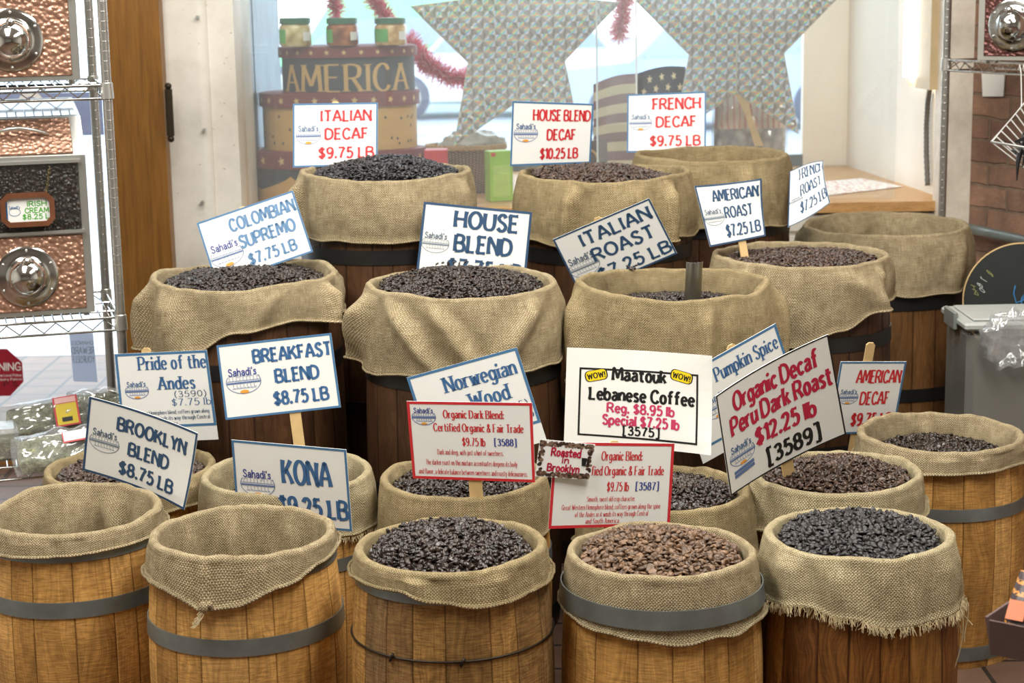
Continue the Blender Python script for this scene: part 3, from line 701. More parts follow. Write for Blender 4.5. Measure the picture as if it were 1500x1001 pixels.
def beans(label, x, y, r, z, mat, seed, mound=.02, tilt=(0, 0), sp=.0098, layers=2, bump=.007, size=.0070, shape=None):
    rs = np.random.RandomState(seed); P = []
    def hz(px, py):
        d = np.hypot(px, py)/r
        base = mound*(1-d**2) + tilt[0]*px/r + tilt[1]*py/r
        nb = np.array([mnoise.noise((a*9, b*9, seed)) for a, b in zip(px, py)])
        if shape is not None: base = base+shape(px/r, py/r)
        return base+bump*nb
    for L in range(layers):
        g = np.arange(-r, r+sp, sp); X, Yy = np.meshgrid(g, g*.9); X = X.ravel()+rs.normal(0, sp*.28, X.size); Yy = Yy.ravel()+rs.normal(0, sp*.28, Yy.size)
        k = np.hypot(X, Yy) < r-.006; X, Yy = X[k], Yy[k]
        Z = hz(X, Yy) - L*.0042 + rs.normal(0, .0011, len(X)); P.append(np.stack([X, Yy, Z], 1))
    P = np.concatenate(P); V, F = bean_cloud('b', P, mat, seed+1, size)
    # the heap below the top layers
    nr, na = 14, 40; hv = []; 
    for i in range(nr+1):
        rr = (r-.002)*i/nr
        ang = np.arange(na)*2*np.pi/na; hx, hy = rr*np.cos(ang), rr*np.sin(ang); hv.append(np.stack([hx, hy, hz(hx, hy)-.0075], 1))
    hv = np.concatenate(hv); hf = np.array([(i*na+k, i*na+(k+1) % na, (i+1)*na+(k+1) % na, (i+1)*na+k) for i in range(nr) for k in range(na)])
    F = np.concatenate([F, hf+len(V)]); V = np.concatenate([V, hv])
    me = np_mesh('coffee_beans', V, F, M_BEAN[mat]); o = bpy.data.objects.new('coffee_beans', me); COL.objects.link(o)
    o.location = (x, y, z); tag(o, label, 'coffee beans', None, 'stuff'); return o
def loose_beans(spots, mat, seed, label, group):
    rs = np.random.RandomState(seed)
    me = None
    for p in spots:
        if me is None:
            V, F = bean_cloud('x', np.zeros((1, 3)), mat, seed); me = np_mesh('coffee_bean', V, F, M_BEAN[mat])
        o = bpy.data.objects.new('coffee_bean', me); COL.objects.link(o); o.location = p
        o.rotation_euler = (rs.normal(0, .5), rs.normal(0, .5), rs.random()*6.28); tag(o, label, 'coffee bean', group)
# ------------------------------------------------------------------ room shell and window bay
LZ = 0.86                                  # height of the display ledge
def brick_mat():
    t = NT('old_brick'); co = t.coord('UV')
    br = t.n('ShaderNodeTexBrick'); wv_ = t.n('ShaderNodeVectorMath', operation='ADD'); t.l(co, wv_.inputs[0]); nv_ = t.n('ShaderNodeTexNoise'); nv_.inputs['Scale'].default_value = 14; t.l(co, nv_.inputs['Vector']); t.l(t.vscale(nv_.outputs['Color'], (.02, .02, 0)), wv_.inputs[1]); t.l(wv_.outputs[0], br.inputs['Vector']); br.inputs['Scale'].default_value = 1.0
    br.inputs['Brick Width'].default_value = .205; br.inputs['Row Height'].default_value = .078; br.inputs['Mortar Size'].default_value = .007; br.inputs['Mortar Smooth'].default_value = .4
    br.inputs['Color1'].default_value = srgb(152, 122, 104); br.inputs['Color2'].default_value = srgb(124, 98, 86); br.inputs['Mortar'].default_value = srgb(128, 110, 96)
    nz = t.noise(co, 9, 5, .65); nf = t.noise(co, 60, 4)
    c = t.mix('MULTIPLY', 1.0, br.outputs[0], t.ramp(nz, [(.3, (.66, .65, .64, 1)), (.7, (1.25, 1.15, 1.05, 1))])); t.col(c); t.set(.8, 0, .25)
    t.bump(t.math('ADD', t.math('MULTIPLY', br.outputs[1], -1.0), t.math('MULTIPLY', nf, .7)), .8, .008); return t.mat
def paint_mat(name, c, dirt=.25, sc=3.0):
    t = NT(name); co = t.coord(); a = t.noise(co, sc, 6, .65); b = t.noise(co, 45, 4)
    k = t.ramp(a, [(.3, (1-dirt, 1-dirt*1.05, 1-dirt*1.15, 1)), (.6, (1, 1, 1, 1))])
    fl = t.ramp(t.noise(co, 55, 3, .7), [(.27, (.42, .38, .32, 1)), (.31, (1, 1, 1, 1))])
    t.col(t.mix('MULTIPLY', 1.0, t.mix('MULTIPLY', 1.0, c, k), fl)); t.set(.6, 0, .3); t.bump(b, .25, .003); return t.mat
def tile_mat():
    t = NT('quarry_tile'); co = t.coord(); br = t.n('ShaderNodeTexBrick'); t.l(co, br.inputs['Vector']); br.offset = 0
    br.inputs['Scale'].default_value = 1.0; br.inputs['Brick Width'].default_value = .16; br.inputs['Row Height'].default_value = .16; br.inputs['Mortar Size'].default_value = .006
    br.inputs['Color1'].default_value = srgb(120, 92, 76); br.inputs['Color2'].default_value = srgb(98, 76, 64); br.inputs['Mortar'].default_value = srgb(44, 40, 36)
    t.col(t.mix('MULTIPLY', .7, br.outputs[0], t.ramp(t.noise(co, 12, 4), [(.3, (.7, .7, .7, 1)), (.7, (1.1, 1.1, 1.1, 1))]))); t.set(.45, 0, .4); return t.mat
def oak_mat(name, c, c2, axis=(18, 18, .8)):
    t = NT(name); co = t.coord(); a = t.noise(t.vscale(co, axis), 4.5, 5, .6, .4); b = t.noise(t.vscale(co, (axis[0]*4, axis[1]*4, axis[2]*2)), 6, 3)
    t.col(t.ramp(t.math('MULTIPLY_ADD', b, .4, t.math('MULTIPLY', a, .6)), [(.3, c2), (.62, c)])); t.set(.42, 0, .4); return t.mat
M_BRICK = brick_mat(); M_WALLW = paint_mat('chipped_white_paint', srgb(240, 236, 226)); M_CREAM = paint_mat('cream_paint', srgb(244, 236, 222), .06, 2.0)
M_TILE = tile_mat(); M_OAK = oak_mat('varnished_oak', srgb(150, 104, 44), srgb(104, 66, 26)); M_LEDGE = oak_mat('ledge_wood', srgb(205, 160, 105), srgb(165, 120, 72), (2, 18, 18))
M_CEIL = plain('ceiling_paint', srgb(225, 222, 214), .8); M_ALU = metal('aged_window_metal', srgb(120, 132, 138), .45, .4, 6)
M_DARKGREY = plain('dark_grey_paint', srgb(58, 58, 58), .5)

JX0 = at(247, 150, 6.30).x; JX1 = at(345, 150, 6.30).x; RX = at(1382, 150, 6.30).x; BY = 7.75
b = MB(); b.box((-6, -3.6, -.05), (6, 8.2, 0)); struct('floor', b, M_TILE)
b = MB(); b.box((-4, -3.6, 3.0), (4, 8.0, 3.05)); struct('ceiling', b, M_CEIL)
b = MB(); b.box((-3.6, -3.55, 0), (-3.55, 6.28, 3.0)); struct('wall_left', b, M_CEIL)
b = MB(); b.box((-3.55, -3.6, 0), (3.4, -3.55, 3.0)); struct('wall_front', b, M_CEIL)
# door leaf with glass at the far left: oak stile, frame and pane
DX1 = JX0-.002; DX0 = at(163, 150, 6.25).x
b = MB(); b.box((DX0, 6.22, 0), (DX1, 6.29, 2.6)); b.box((-3.0, 6.22, 2.3), (DX0, 6.29, 2.6)); b.box((-3.0, 6.22, 0), (DX0, 6.29, .14)); b.box((-3.0, 6.22, .14), (-2.7, 6.29, 2.3))
door = struct('door_1', b, M_OAK, 'varnished oak shop door with a full glass pane')
b = MB(); b.box((-2.7, 6.25, .14), (DX0, 6.256, 2.3)); link('door_glass', b, M_GLASS, door)
hx = at(248, 165, 6.20)
b = MB(); z0, z1 = at(248, 208, 6.2).z, at(248, 122, 6.2).z
b.tube([(hx.x, 6.205, z0+.02), (hx.x, 6.205, z1-.02)], .013, 12)
for zz in (z0+.02+.07, z0+.1+.05): b.tube([(hx.x, 6.205, zz-.002), (hx.x, 6.205, zz+.002)], .0138, 12)
for zz in (z0+.01, z1-.01): b.ball((hx.x, 6.205, zz), .0125, n=10)
link('hinge', b, plain('dark_bronze', srgb(64, 54, 40), .45, .6), door, angle=40)
b = MB(); b.box((-3.55, 6.3, 0), (-3.0, 6.36, 3.0)); b.box((-3.0, 6.3, 2.6), (JX0, 6.36, 3.0)); struct('wall_back', b, M_WALLW)
# jamb: rounded painted post and rough plaster return
XM = at(305, 150, 6.3).x
b = MB(); b.box((JX0-.05, 6.30, 0), (XM-.03, 6.75, 3.0)); b.tube([(XM-.03, 6.335, 0), (XM-.03, 6.335, 3.0)], .035, 20); b.box((XM-.03, 6.335, 0), (JX1, 6.75, 3.0)); struct('trim_1', b, M_WALLW, 'chipped white painted post beside the window', angle=35)
b = MB(); 
for (px, py) in ((297, 296), (290, 25), (300, 190)):
    p = at(px, py, 6.295); b.tube([(p.x, 6.296, p.z), (p.x, 6.28, p.z)], .006, 10)
link('screw', b, M_STEEL, bpy.data.objects['trim_1'])
# ledge
b = MB(); b.box((JX1, 6.42, 0), (RX+.25, 6.50, LZ-.035)); b.box((JX1, 6.40, LZ-.10), (RX+.2, 6.42, LZ-.045)); b.box((JX1, 6.395, LZ-.17), (RX+.2, 6.42, LZ-.12)); struct('wall_ledge', b, M_WALLW, 'white painted boards under the window ledge')
b = MB(); b.box((JX1, 6.38, LZ-.035), (RX+.12, BY+.05, LZ)); struct('window_sill', b, M_LEDGE, 'wooden window ledge with displays')
# right bay walls
CX = atz(1245, 248, LZ); CXx = (1245-750)/2650*7.72
EX = at(1176, 100, BY).x
b = MB(); b.box((EX, BY-.02, LZ), (CXx+.02, BY+.04, 3.0)); struct('wall_bay_back', b, M_CREAM)
b = MB(); b.add([(CXx, BY-.02, LZ), (RX+.06, 6.33, LZ), (RX+.06, 6.33, 3.0), (CXx, BY-.02, 3.0), (CXx+.1, BY+.04, LZ), (RX+.12, 6.37, LZ), (RX+.12, 6.37, 3.0), (CXx+.1, BY+.04, 3.0)],
      [(3, 2, 1, 0), (4, 5, 6, 7), (0, 1, 5, 4), (2, 3, 7, 6), (1, 2, 6, 5), (3, 0, 4, 7)]); struct('wall_bay_right', b, M_CREAM)
# window: metal side frame, glass at the back
FX = at(368, 150, 6.75).x
b = MB(); b.box((JX1, 6.75, LZ), (FX, 7.1, 3.0)); b.box((FX-.02, 6.80, LZ), (FX+.012, 6.83, 3.0)); b.box((FX-.06, 7.1, LZ), (FX-.01, BY, 3.0)); b.box((JX1, BY-.03, LZ), (EX, BY+.02, LZ+.05)); b.box((JX1, BY-.03, 2.6), (EX, BY+.02, 3.0)); win = struct('window_1', b, M_ALU, 'shop window with a grey metal frame')
b = MB(); b.box((FX-.01, BY-.008, LZ+.05), (EX, BY, 2.6)); link('window_glass', b, M_GLASS, win)
# sliding glass in front of the display
b = MB()
x1 = at(932, 80, 6.46).x; x0 = at(874, 80, 6.50).x
b.box((JX1+.01, 6.455, LZ), (x1, 6.461, 2.3)); b.box((x0, 6.495, LZ), (RX-.12, 6.501, 2.3))
sg = struct('window_2', b, M_VEIL, 'sliding glass panes in front of the window display')
b = MB(); b.box((x1-.003, 6.453, LZ), (x1+.003, 6.463, 2.3)); b.box((x0-.003, 6.493, LZ), (x0+.003, 6.503, 2.3)); link('pane_edge', b, plain('polished_glass_edge', srgb(225, 232, 232), .15), sg)
# right side: plaster edge, brick wall
px0 = at(1402, 200, 6.33).x; px1 = at(1421, 200, 6.33).x
b = MB(); b.box((RX+.0, 6.31, 0), (px1+.01, 6.42, 3.0)); struct('trim_2', b, paint_mat('plaster_edge', srgb(240, 230, 216), .3, 6), 'rough plaster edge between window bay and brick wall')
BRA = Vector((px1, 6.31, 0)); BRD = Vector((.42, -.90, 0)).normalized(); BRN = Vector((.90, .42, 0)).normalized(); LB = 3.4
b = MB(); vs = [BRA, BRA+BRD*LB, BRA+BRD*LB+Vector((0, 0, 3)), BRA+Vector((0, 0, 3))]; vs2 = [p+BRN*.12 for p in vs]
b.add(vs+vs2, [(0, 1, 2, 3), (7, 6, 5, 4), (0, 4, 5, 1), (1, 5, 6, 2), (2, 6, 7, 3), (3, 7, 4, 0)])
struct('wall_right', b, M_BRICK, uv=[(0, 0), (LB, 0), (LB, 3), (0, 3)]*2)
E = BRA+BRD*LB
b = MB(); b.box((E.x, -3.55, 0), (E.x+.08, E.y, 3.0)); struct('wall_side', b, M_CEIL)
# outside: street and vehicles
t = NT('pale_asphalt'); co = t.coord(); t.col(t.ramp(t.noise(co, .5, 5), [(.3, srgb(150, 160, 176)), (.7, srgb(186, 194, 206))])); t.set(.8)
b = MB(); b.box((-40, 8.3, -.25), (40, 70, -.2)); struct('ground', b, t.mat)
b = MB(); b.box((-14, 8.0, -.25), (10, 13.5, -.12)); struct('sidewalk', b, plain('concrete_pavement', srgb(205, 208, 212), .85, 0, .1, 2))
M_CARW = plain('white_car_paint', srgb(238, 242, 246), .2, 0, .02); M_CARG = plain('mint_green_car_paint', srgb(150, 236, 176), .25, 0, .03); M_CARB = plain('silver_blue_car_paint', srgb(176, 192, 216), .25, 0, .03)
M_TYRE = plain('tyre_rubber', srgb(84, 92, 112), .7); M_CARGLASS = plain('car_window_tint', srgb(166, 182, 198), .15)
def car(label, x, y, paint, L=4.4, Hh=1.5, van=False):
    r = thing('parked_car', label, 'car', (x, y, -.2))
    pr = [(-.5, .32), (-.5, .62), (-.47, .80), (-.26, .90), (-.15, 1.36 if not van else 1.7), (-.08, 1.48 if not van else 1.8), (.26, 1.48 if not van else 1.8), (.38, .98 if not van else 1.75), (.49, .86), (.5, .40), (.47, .28), (-.47, .26)]
    b = MB(); b.prism([(p*L, z) for p, z in pr], -.85, .85); link('car_body', b, paint, r, world=False, angle=30)
    b = MB(); b.prism([(-.23*L, .95), (-.14*L, 1.34), (.0, 1.40), (.0, .95)], -.86, -.851); b.prism([(.02*L, .95), (.02*L, 1.40), (.26*L, 1.40), (.34*L, 1.0)], -.86, -.851); link('car_window', b, M_CARGLASS, r, world=False)
    for wx in (-.31, .31):
        M = Matrix.Translation((wx*L, -.80, .33)) @ Matrix.Rotation(math.pi/2, 4, 'X')
        b = MB(); b.lathe([(.0, -.1), (.26, -.1), (.33, -.06), (.33, .06), (.26, .1), (.0, .1)], 28, M=M); w = link('wheel', b, M_TYRE, r, world=False, angle=40)
        b = MB(); b.lathe([(.0, .115), (.08, .12), (.2, .105), (.21, .09)], 20, M=M); link('hub_cap', b, M_STEEL, w, world=False)
    return r
car('white car outside with its dark wheel beside the red tinsel', at(735, 100, 27).x, 27, M_CARW)
car('mint green van in the street behind the hat boxes', at(560, 60, 31).x, 31, M_CARG, 5.0, 1.9, True)
car('silver blue car outside seen through the gap between the star decorations', at(1040, 80, 24).x, 24, M_CARB, 4.2)

# ------------------------------------------------------------------ barrels with sacks
DK, KG = .52, .402
def place(cx, cy, w, D): return atd(cx, cy, FPX*D/w)
def hoopset(kind, zr):
    if kind == 'dark': return [('band', zr-.215, zr-.175, M_HOOPBLK), ('band', zr*.42, zr*.42+.04, M_HOOPBLK), ('band', .03, .07, M_HOOPBLK)]
    return []
FR = 'front row of kegs'; 
SPEC = [
 # key, cx, cy, w, D, wood, hoops(drop list), barrel label
 ('K1', 107, 744, 272, KG, M_KEG, [('band', .024, .044, M_GALV), ('band', .128, .162, M_GALV)], 'golden wooden keg at the left edge, leftmost of the front row'),
 ('K2', 355, 774, 287, KG, M_KEG, [('band', .020, .042, M_GALV), ('band', .148, .182, M_GALV)], 'golden keg with a steel hoop under the empty knotted sack, second in the front row'),
 ('K3', 660, 793, 299, KG, M_KEGOLD, [('band', .018, .046, M_GALV), ('wire', .155, .155, M_WIRE)], 'weathered keg bound with a twisted wire, middle of the front row'),
 ('K4', 969, 802, 297, KG, M_KEG, [], 'keg whose sack is clamped under a broad grey hoop, front row'),
 ('K5', 1258, 774, 292, KG, M_KEGDK, [], 'dark streaked keg under the frayed sack, rightmost of the front row'),
 ('S1', 191, 680, 257, .43, M_KEG, [('band', .15, .18, M_GALV)], 'small keg behind the leftmost empty keg, under the bent $8.75 card'),
 ('S2', 420, 688, 260, .415, M_KEG, [('band', .15, .18, M_GALV)], 'small keg behind the knotted empty keg, under the KONA card'),
 ('S3', 679, 694, 255, KG, M_KEG, [('band', .15, .18, M_GALV)], 'small keg mostly hidden behind the wire bound keg'),
 ('S4', 975, 712, 258, .395, M_KEGOLD, [('band', .15, .18, M_GALV)], 'small keg hidden behind the clamped sack keg'),
 ('S5', 1225, 688, 260, KG, M_KEG, [('band', .15, .18, M_GALV)], 'small keg behind the frayed sack keg, beside the $12.25 card'),
 ('S6', 1378, 631, 250, .418, M_KEG, [('band', .122, .152, M_GALV), ('bandz', .02, .055, M_GALV)], 'tall golden keg at the right edge with a grey steel hoop'),
 ('D1', 358, 402, 288, DK, M_DARK, 'dark', 'dark barrel below the COLOMBIAN card beside the oak door'),
 ('D2', 676, 412, 300, DK, M_DARK, 'dark', 'dark barrel under the HOUSE BLEND $7.75 card, centre of the dark barrels'),
 ('D3', 985, 415, 300, DK, M_DARK, 'dark', 'dark barrel behind the Lebanese coffee sheet'),
 ('D4', 1173, 370, 272, .51, M_DARK, 'dark', 'dark barrel with a black hoop under the AMERICAN ROAST card'),
 ('D5', 1297, 327, 256, .55, M_DARK2, 'dark', 'brown stained barrel at the right under the emptiest sack, beside the plastic tub'),
 ('C1', 565, 250, 268, DK, M_DARK, 'dark', 'dark barrel in front of the AMERICA hat boxes'),
 ('C2', 885, 252, 266, DK, M_DARK, 'dark', 'dark barrel under the HOUSE BLEND DECAF card'),
 ('C3', 1042, 224, 238, .50, M_DARK, 'dark', 'dark barrel farthest back under the FRENCH DECAF card'),
]
B = {}
for i, (k, cx, cy, w, D, wood, hoops, lab) in enumerate(SPEC):
    p = place(cx, cy, w, D); zr = p.z-.020; dark = hoops == 'dark'
    R = D/2-(.019 if dark else (.017 if k[0] == 'K' else .014))-(.003 if k in ('D2', 'C1', 'D5') else 0)
    H = zr
    hs = hoopset('dark', zr) if dark else [((('band',) if h[0] == 'bandz' else (h[0],)) + ((h[1], h[2]) if h[0] == 'bandz' else (zr-h[2], zr-h[1])) + (h[3],)) for h in hoops]
    if k == 'K4': hs = [('over', zr-.080, zr-.043, M_GALV)]
    bulge = .014 if dark else (.018 if k[0] == 'K' else .014)
    root, rad = barrel(lab, p.x, p.y, R, H, bulge, wood, 11+i, hs, n=(20 if dark else 17))
    B[k] = (p.x, p.y, R, zr, rad)
def S(k, label, hem, rim, inner=.10, mat=0, seed=0, **kw):
    x, y, R, zr, rad = B[k]; sc = .74 if k[0] == 'K' else {'S6': .72, 'D2': .93, 'D5': .95, 'C1': .9, 'C2': .9}.get(k, 1.0); hem = [(a, v*sc) for a, v in hem]
    if k[0] in 'KS': kw.setdefault('rough', .0024)
    return sack(label, x, y, R, zr, hem, rim, inner, M_BURLAP[mat], seed, rad=rad, **kw)
def BN(k, label, dz, mat, seed, dr=.0, **kw):
    x, y, R, zr, rad = B[k]; kw.setdefault('size', .0080 if k[0] == 'K' else .0074); kw.setdefault('sp', .0110 if k[0] == 'K' else .0102); return beans(label, x, y, R-.022-dr, zr+dz, mat, seed, **kw)
def rf(seed, n, h=.008, w=9):
    r = random.Random(seed); return [(r.random()*360, r.uniform(-160, 160), r.uniform(.6, 1.3)*w, r.uniform(.4, 1)*h) for _ in range(n)]
# front row
S('K1', 'empty burlap sack folded over the leftmost front keg', [(0, .035), (90, .05), (180, .06), (230, .055), (270, .045), (310, .040)], [(0, .004), (70, .012), (120, .016), (180, .0), (270, .0)], .26, 0, 1, folds=[(75, 60, 9, .022), (100, -80, 14, .02), (45, 40, 8, .014), (140, 30, 12, .014)], roll=.013, bottom=True, infolds=.014)
S('K2', 'empty burlap sack with a knotted corner on the second front keg', [(0, .02), (40, .04), (90, .05), (160, .085), (225, .082), (255, .118), (272, .112), (300, .072), (330, .036)], [(0, 0), (90, .004), (270, .002)], .28, 0, 2, folds=[(255, 10, 3, .006), (110, 20, 9, .014), (60, 20, 10, .012), (140, 0, 8, .010)], roll=.012, bottom=True, infolds=.012)
S('K3', 'burlap sack brimming with glossy dark beans on the wire bound keg', [(0, .06), (90, .05), (180, .05), (215, .040), (245, .036), (262, .058), (290, .075), (325, .066)], [(0, .006), (90, .0), (180, .0), (270, .0)], .06, 2, 3, folds=[(300, 120, 10, .006), (252, -120, 8, .008)], roll=.012)
S('K4', 'burlap sack clamped under a grey hoop, full of brown beans', [(0, .14), (180, .12), (230, .135), (270, .150), (310, .145)], [(0, .002), (90, .004), (180, .004), (270, .006)], .06, 0, 4, roll=.011, rough=.002, clear=.004)
S('K5', 'frayed burlap sack hanging low over the rightmost front keg', [(0, .17), (90, .1), (180, .15), (200, .145), (225, .125), (250, .140), (275, .165), (300, .165), (330, .150), (345, .165)], [(0, .004), (90, 0), (180, .002), (270, .002)], .06, 1, 5, folds=[(215, -60, 10, .010), (240, -200, 10, .006), (318, 20, 7, .006), (335, 90, 8, .006)], roll=.007, puff=[(0, .006), (345, .018), (300, .006), (180, .006)], fringe=True, rough=.0034, tuck='nohem')
# second row
S('S1', 'burlap sack in the small keg under the bent $8.75 card', [(0, .05), (90, .05), (180, .075), (270, .06)], [(0, .004), (90, .006), (180, .004), (270, .002)], .07, 2, 6, roll=.015, folds=rf(61, 4))
S('S2', 'burlap sack in the small keg behind the KONA card', [(0, .10), (90, .05), (180, .10), (270, .10), (330, .10)], [(0, .006), (90, .010), (180, .0), (270, .0)], .10, 1, 7, roll=.013, folds=rf(62, 5), puff=[(0, .008), (180, .004)], fringe=True)
S('S3', 'burlap sack in the keg behind the Organic Dark Blend card', [(0, .07), (180, .11), (230, .11), (270, .10), (320, .11)], [(0, .004), (90, .004), (180, .006), (270, .0)], .07, 2, 8, roll=.012, folds=rf(63, 5), puff=[(0, .006)])
S('S4', 'burlap sack in the keg behind the Organic Blend card', [(0, .13), (180, .12), (270, .12)], [(0, .004), (90, .006), (180, .004), (270, .0)], .07, 2, 9, roll=.011, folds=rf(64, 4))
S('S5', 'burlap sack with plump rim beside the $12.25 card', [(0, .055), (90, .05), (180, .10), (230, .095), (270, .085), (310, .07)], [(0, .010), (90, .002), (180, .004), (270, .0)], .07, 1, 10, roll=.015, folds=rf(65, 4))
S('S6', 'half filled burlap sack on the tall keg at the right edge', [(0, .055), (180, .075), (230, .065), (270, .055), (310, .05)], [(0, .004), (90, .008), (180, .004), (270, .0)], .14, 0, 11, roll=.013, folds=rf(66, 5, .01), infolds=.01)
# dark barrels
S('D1', 'burlap sack with one side hanging low on the barrel beside the oak door', [(0, .085), (60, .08), (150, .13), (185, .165), (220, .180), (245, .145), (275, .095), (305, .075), (335, .09)], [(0, .010), (40, .018), (90, .0), (180, .012), (230, .004), (270, .0), (310, .012)], .10, 0, 12, roll=.015, puff=[(0, .030), (40, .01), (180, .03), (225, .025), (270, .012), (320, .02)], folds=[(200, 60, 8, .018), (335, 40, 5, .022), (225, -80, 14, .010)]+rf(71, 3), rough=.0045)
S('D2', 'burlap sack with a folded front on the central dark barrel', [(0, .16), (90, .1), (180, .19), (210, .205), (250, .19), (290, .195), (330, .19)], [(0, .004), (60, .014), (90, .004), (180, .008), (235, .008), (270, .0)], .10, 0, 13, roll=.016, puff=[(0, .030), (90, .01), (180, .034), (270, .028)], folds=[(255, -140, 6, .014), (225, -200, 7, .012), (205, 120, 8, .016), (45, 40, 7, .014), (320, 200, 9, .010)]+rf(72, 3), rough=.005)
S('D3', 'tall burlap sack holding a metal scoop, behind the Lebanese coffee sheet', [(0, .17), (90, .12), (150, .17), (190, .21), (240, .2), (270, .19), (300, .17), (340, .17)], [(0, .016), (45, .010), (90, .008), (180, .018), (225, .012), (270, .0), (310, .002)], .13, 2, 14, roll=.014, puff=[(0, .042), (90, .01), (180, .036), (270, .014), (320, .03)], folds=[(285, 10, 4, .010), (355, 60, 7, .016), (195, -40, 9, .014)]+rf(73, 3), rough=.0045, infolds=.01)
S('D4', 'burlap sack with a diagonal hem on the barrel under the AMERICAN ROAST card', [(0, .10), (90, .1), (180, .17), (230, .205), (262, .20), (285, .165), (310, .115), (335, .105)], [(0, .004), (90, .006), (180, .006), (230, .006), (270, .0)], .11, 0, 15, roll=.013, puff=[(0, .024), (90, .01), (180, .02), (270, .022)], folds=[(225, 20, 5, .012), (318, 40, 6, .012), (55, 60, 6, .012), (290, -220, 9, .010)]+rf(74, 2), rough=.0045)
S('D5', 'nearly empty burlap sack on the brown barrel at the right', [(0, .16), (90, .12), (180, .10), (215, .15), (270, .185), (310, .18), (340, .165)], [(0, .004), (60, .010), (110, .014), (180, .0), (270, .0)], .2, 0, 16, roll=.012, puff=[(0, .028), (180, .012), (270, .022), (310, .03)], folds=[(120, 60, 8, .02), (100, -60, 10, .016), (60, 30, 9, .012)]+rf(75, 3), bottom=True, infolds=.012, rough=.0045)
S('C1', 'burlap sack of jet black beans in front of the hat boxes', [(0, .16), (90, .1), (180, .165), (230, .17), (270, .175), (320, .165)], [(0, .008), (60, .006), (90, .004), (180, .014), (270, .0)], .08, 0, 17, roll=.014, puff=[(0, .024), (90, .01), (180, .024), (270, .024)], folds=[(200, 40, 6, .016), (330, -30, 8, .010)]+rf(76, 3), rough=.0045)
S('C2', 'burlap sack with a side flap under the HOUSE BLEND DECAF card', [(0, .16), (90, .1), (180, .17), (230, .18), (270, .19), (300, .18), (335, .175)], [(0, .012), (60, .006), (90, .004), (180, .010), (250, .004), (270, .0), (320, .008)], .08, 2, 18, roll=.014, puff=[(0, .040), (90, .01), (180, .022), (270, .024), (320, .036)], folds=[(248, 30, 5, .018), (312, 0, 5, .016)]+rf(77, 3), rough=.005)
S('C3', 'empty looking burlap sack farthest back under the FRENCH DECAF card', [(0, .19), (90, .1), (180, .17), (270, .19)], [(0, .004), (60, .008), (90, .004), (180, .008), (270, .0)], .14, 2, 19, roll=.013, puff=[(0, .026), (90, .01), (180, .02), (270, .022)], folds=[(290, 20, 5, .012), (75, 30, 6, .012)]+rf(78, 3), infolds=.01, rough=.0045, bottom=True)
# beans
BN('K3', 'glossy dark roasted beans heaped in the wire bound keg', .000, 'dark', 31, mound=.030, tilt=(-.004, .018))
BN('K4', 'medium brown roasted beans heaped in the hoop clamped sack', .002, 'brown', 32, mound=.034, tilt=(-.006, .012))
BN('K5', 'matte black roasted beans filling the frayed sack', .002, 'black', 33, mound=.020, tilt=(.0, .010))
BN('S1', 'brown beans in the small sack behind the bent $8.75 card', .0, 'mid', 34, mound=.012)
BN('S2', 'few dark beans low in the sack behind the KONA card', -.055, 'dark', 35, mound=.01)
BN('S3', 'dark beans behind the red bordered Organic Dark Blend card', -.002, 'dark', 36, mound=.016)
BN('S4', 'dark beans to the side of the Organic Blend card', .004, 'dark', 37, mound=.02)
BN('S5', 'brown beans heaped below the $12.25 card', .006, 'mid', 38, mound=.028)
BN('S6', 'dark beans low in the tall keg at the right edge', -.045, 'dark', 39, mound=.02, tilt=(0, .01))
BN('D1', 'dark beans around the foot of the COLOMBIAN card', .004, 'dark', 40, mound=.022, tilt=(.0, .008), dr=.006)
BN('D2', 'dark beans heaped in the central dark barrel', .008, 'dark', 41, mound=.03, tilt=(-.006, .012), dr=.006)
BN('D3', 'dark beans barely visible behind the tall sack rim with the scoop', -.04, 'dark', 42, mound=.016, dr=.006)
BN('D4', 'dark brown beans under the AMERICAN ROAST card', .0, 'mid', 43, mound=.022, dr=.006)
BN('C1', 'jet black beans heaped in front of the hat boxes', .012, 'jet', 44, mound=.045, dr=.008)
BN('C2', 'dark brown beans under the HOUSE BLEND DECAF card', .008, 'mid', 45, mound=.028, dr=.008, tilt=(-.01, .0))
# ------------------------------------------------------------------ price cards
T, P_, D_ = 'title_lettering', 'price_lettering', 'description_lettering'
LG = lambda u, v, w, i=M_BLUE, o=True, *r: (u, v, w, i, o) + r
H = 'hobo'
sign('white card reading ITALIAN DECAF $9.75 in red, before the hat boxes', [(429, 152), (553.5, 150), (553, 242), (429, 245.5)], 5.24,
     [(T, [('ITALIAN', H, M_RED, .34, .92, .285, .165), ('DECAF', H, M_RED, .39, .88, .57, .165)]), (P_, [('$9.75 LB', H, M_RED, .31, .95, .865, .16)])], logo=LG(.185, .51, .145), stick=(.5, -.03, 1.5), lean=8)
sign('white card reading HOUSE BLEND DECAF $10.25 in red', [(750.5, 148), (869.5, 152), (865, 239), (747, 243.5)], 5.24,
     [(T, [('HOUSE BLEND', H, M_RED, .27, .965, .29, .17), ('DECAF', H, M_RED, .45, .79, .60, .165)]), (P_, [('$10.25 LB', H, M_RED, .37, .83, .90, .16)])], logo=LG(.18, .50, .145), stick=(.45, .05, 1.5), lean=8)
sign('white card reading FRENCH DECAF $9.75 in red, beside the flag print bag', [(919, 138.5), (1034.5, 134), (1034, 222), (918, 223.5)], 5.86,
     [(T, [('FRENCH', H, M_RED, .33, .925, .275, .18), ('DECAF', H, M_RED, .38, .87, .575, .17)]), (P_, [('$9.75 LB', H, M_RED, .30, .925, .89, .16)])], logo=LG(.175, .50, .14), stick=(.5, .05, 1.7), lean=6)
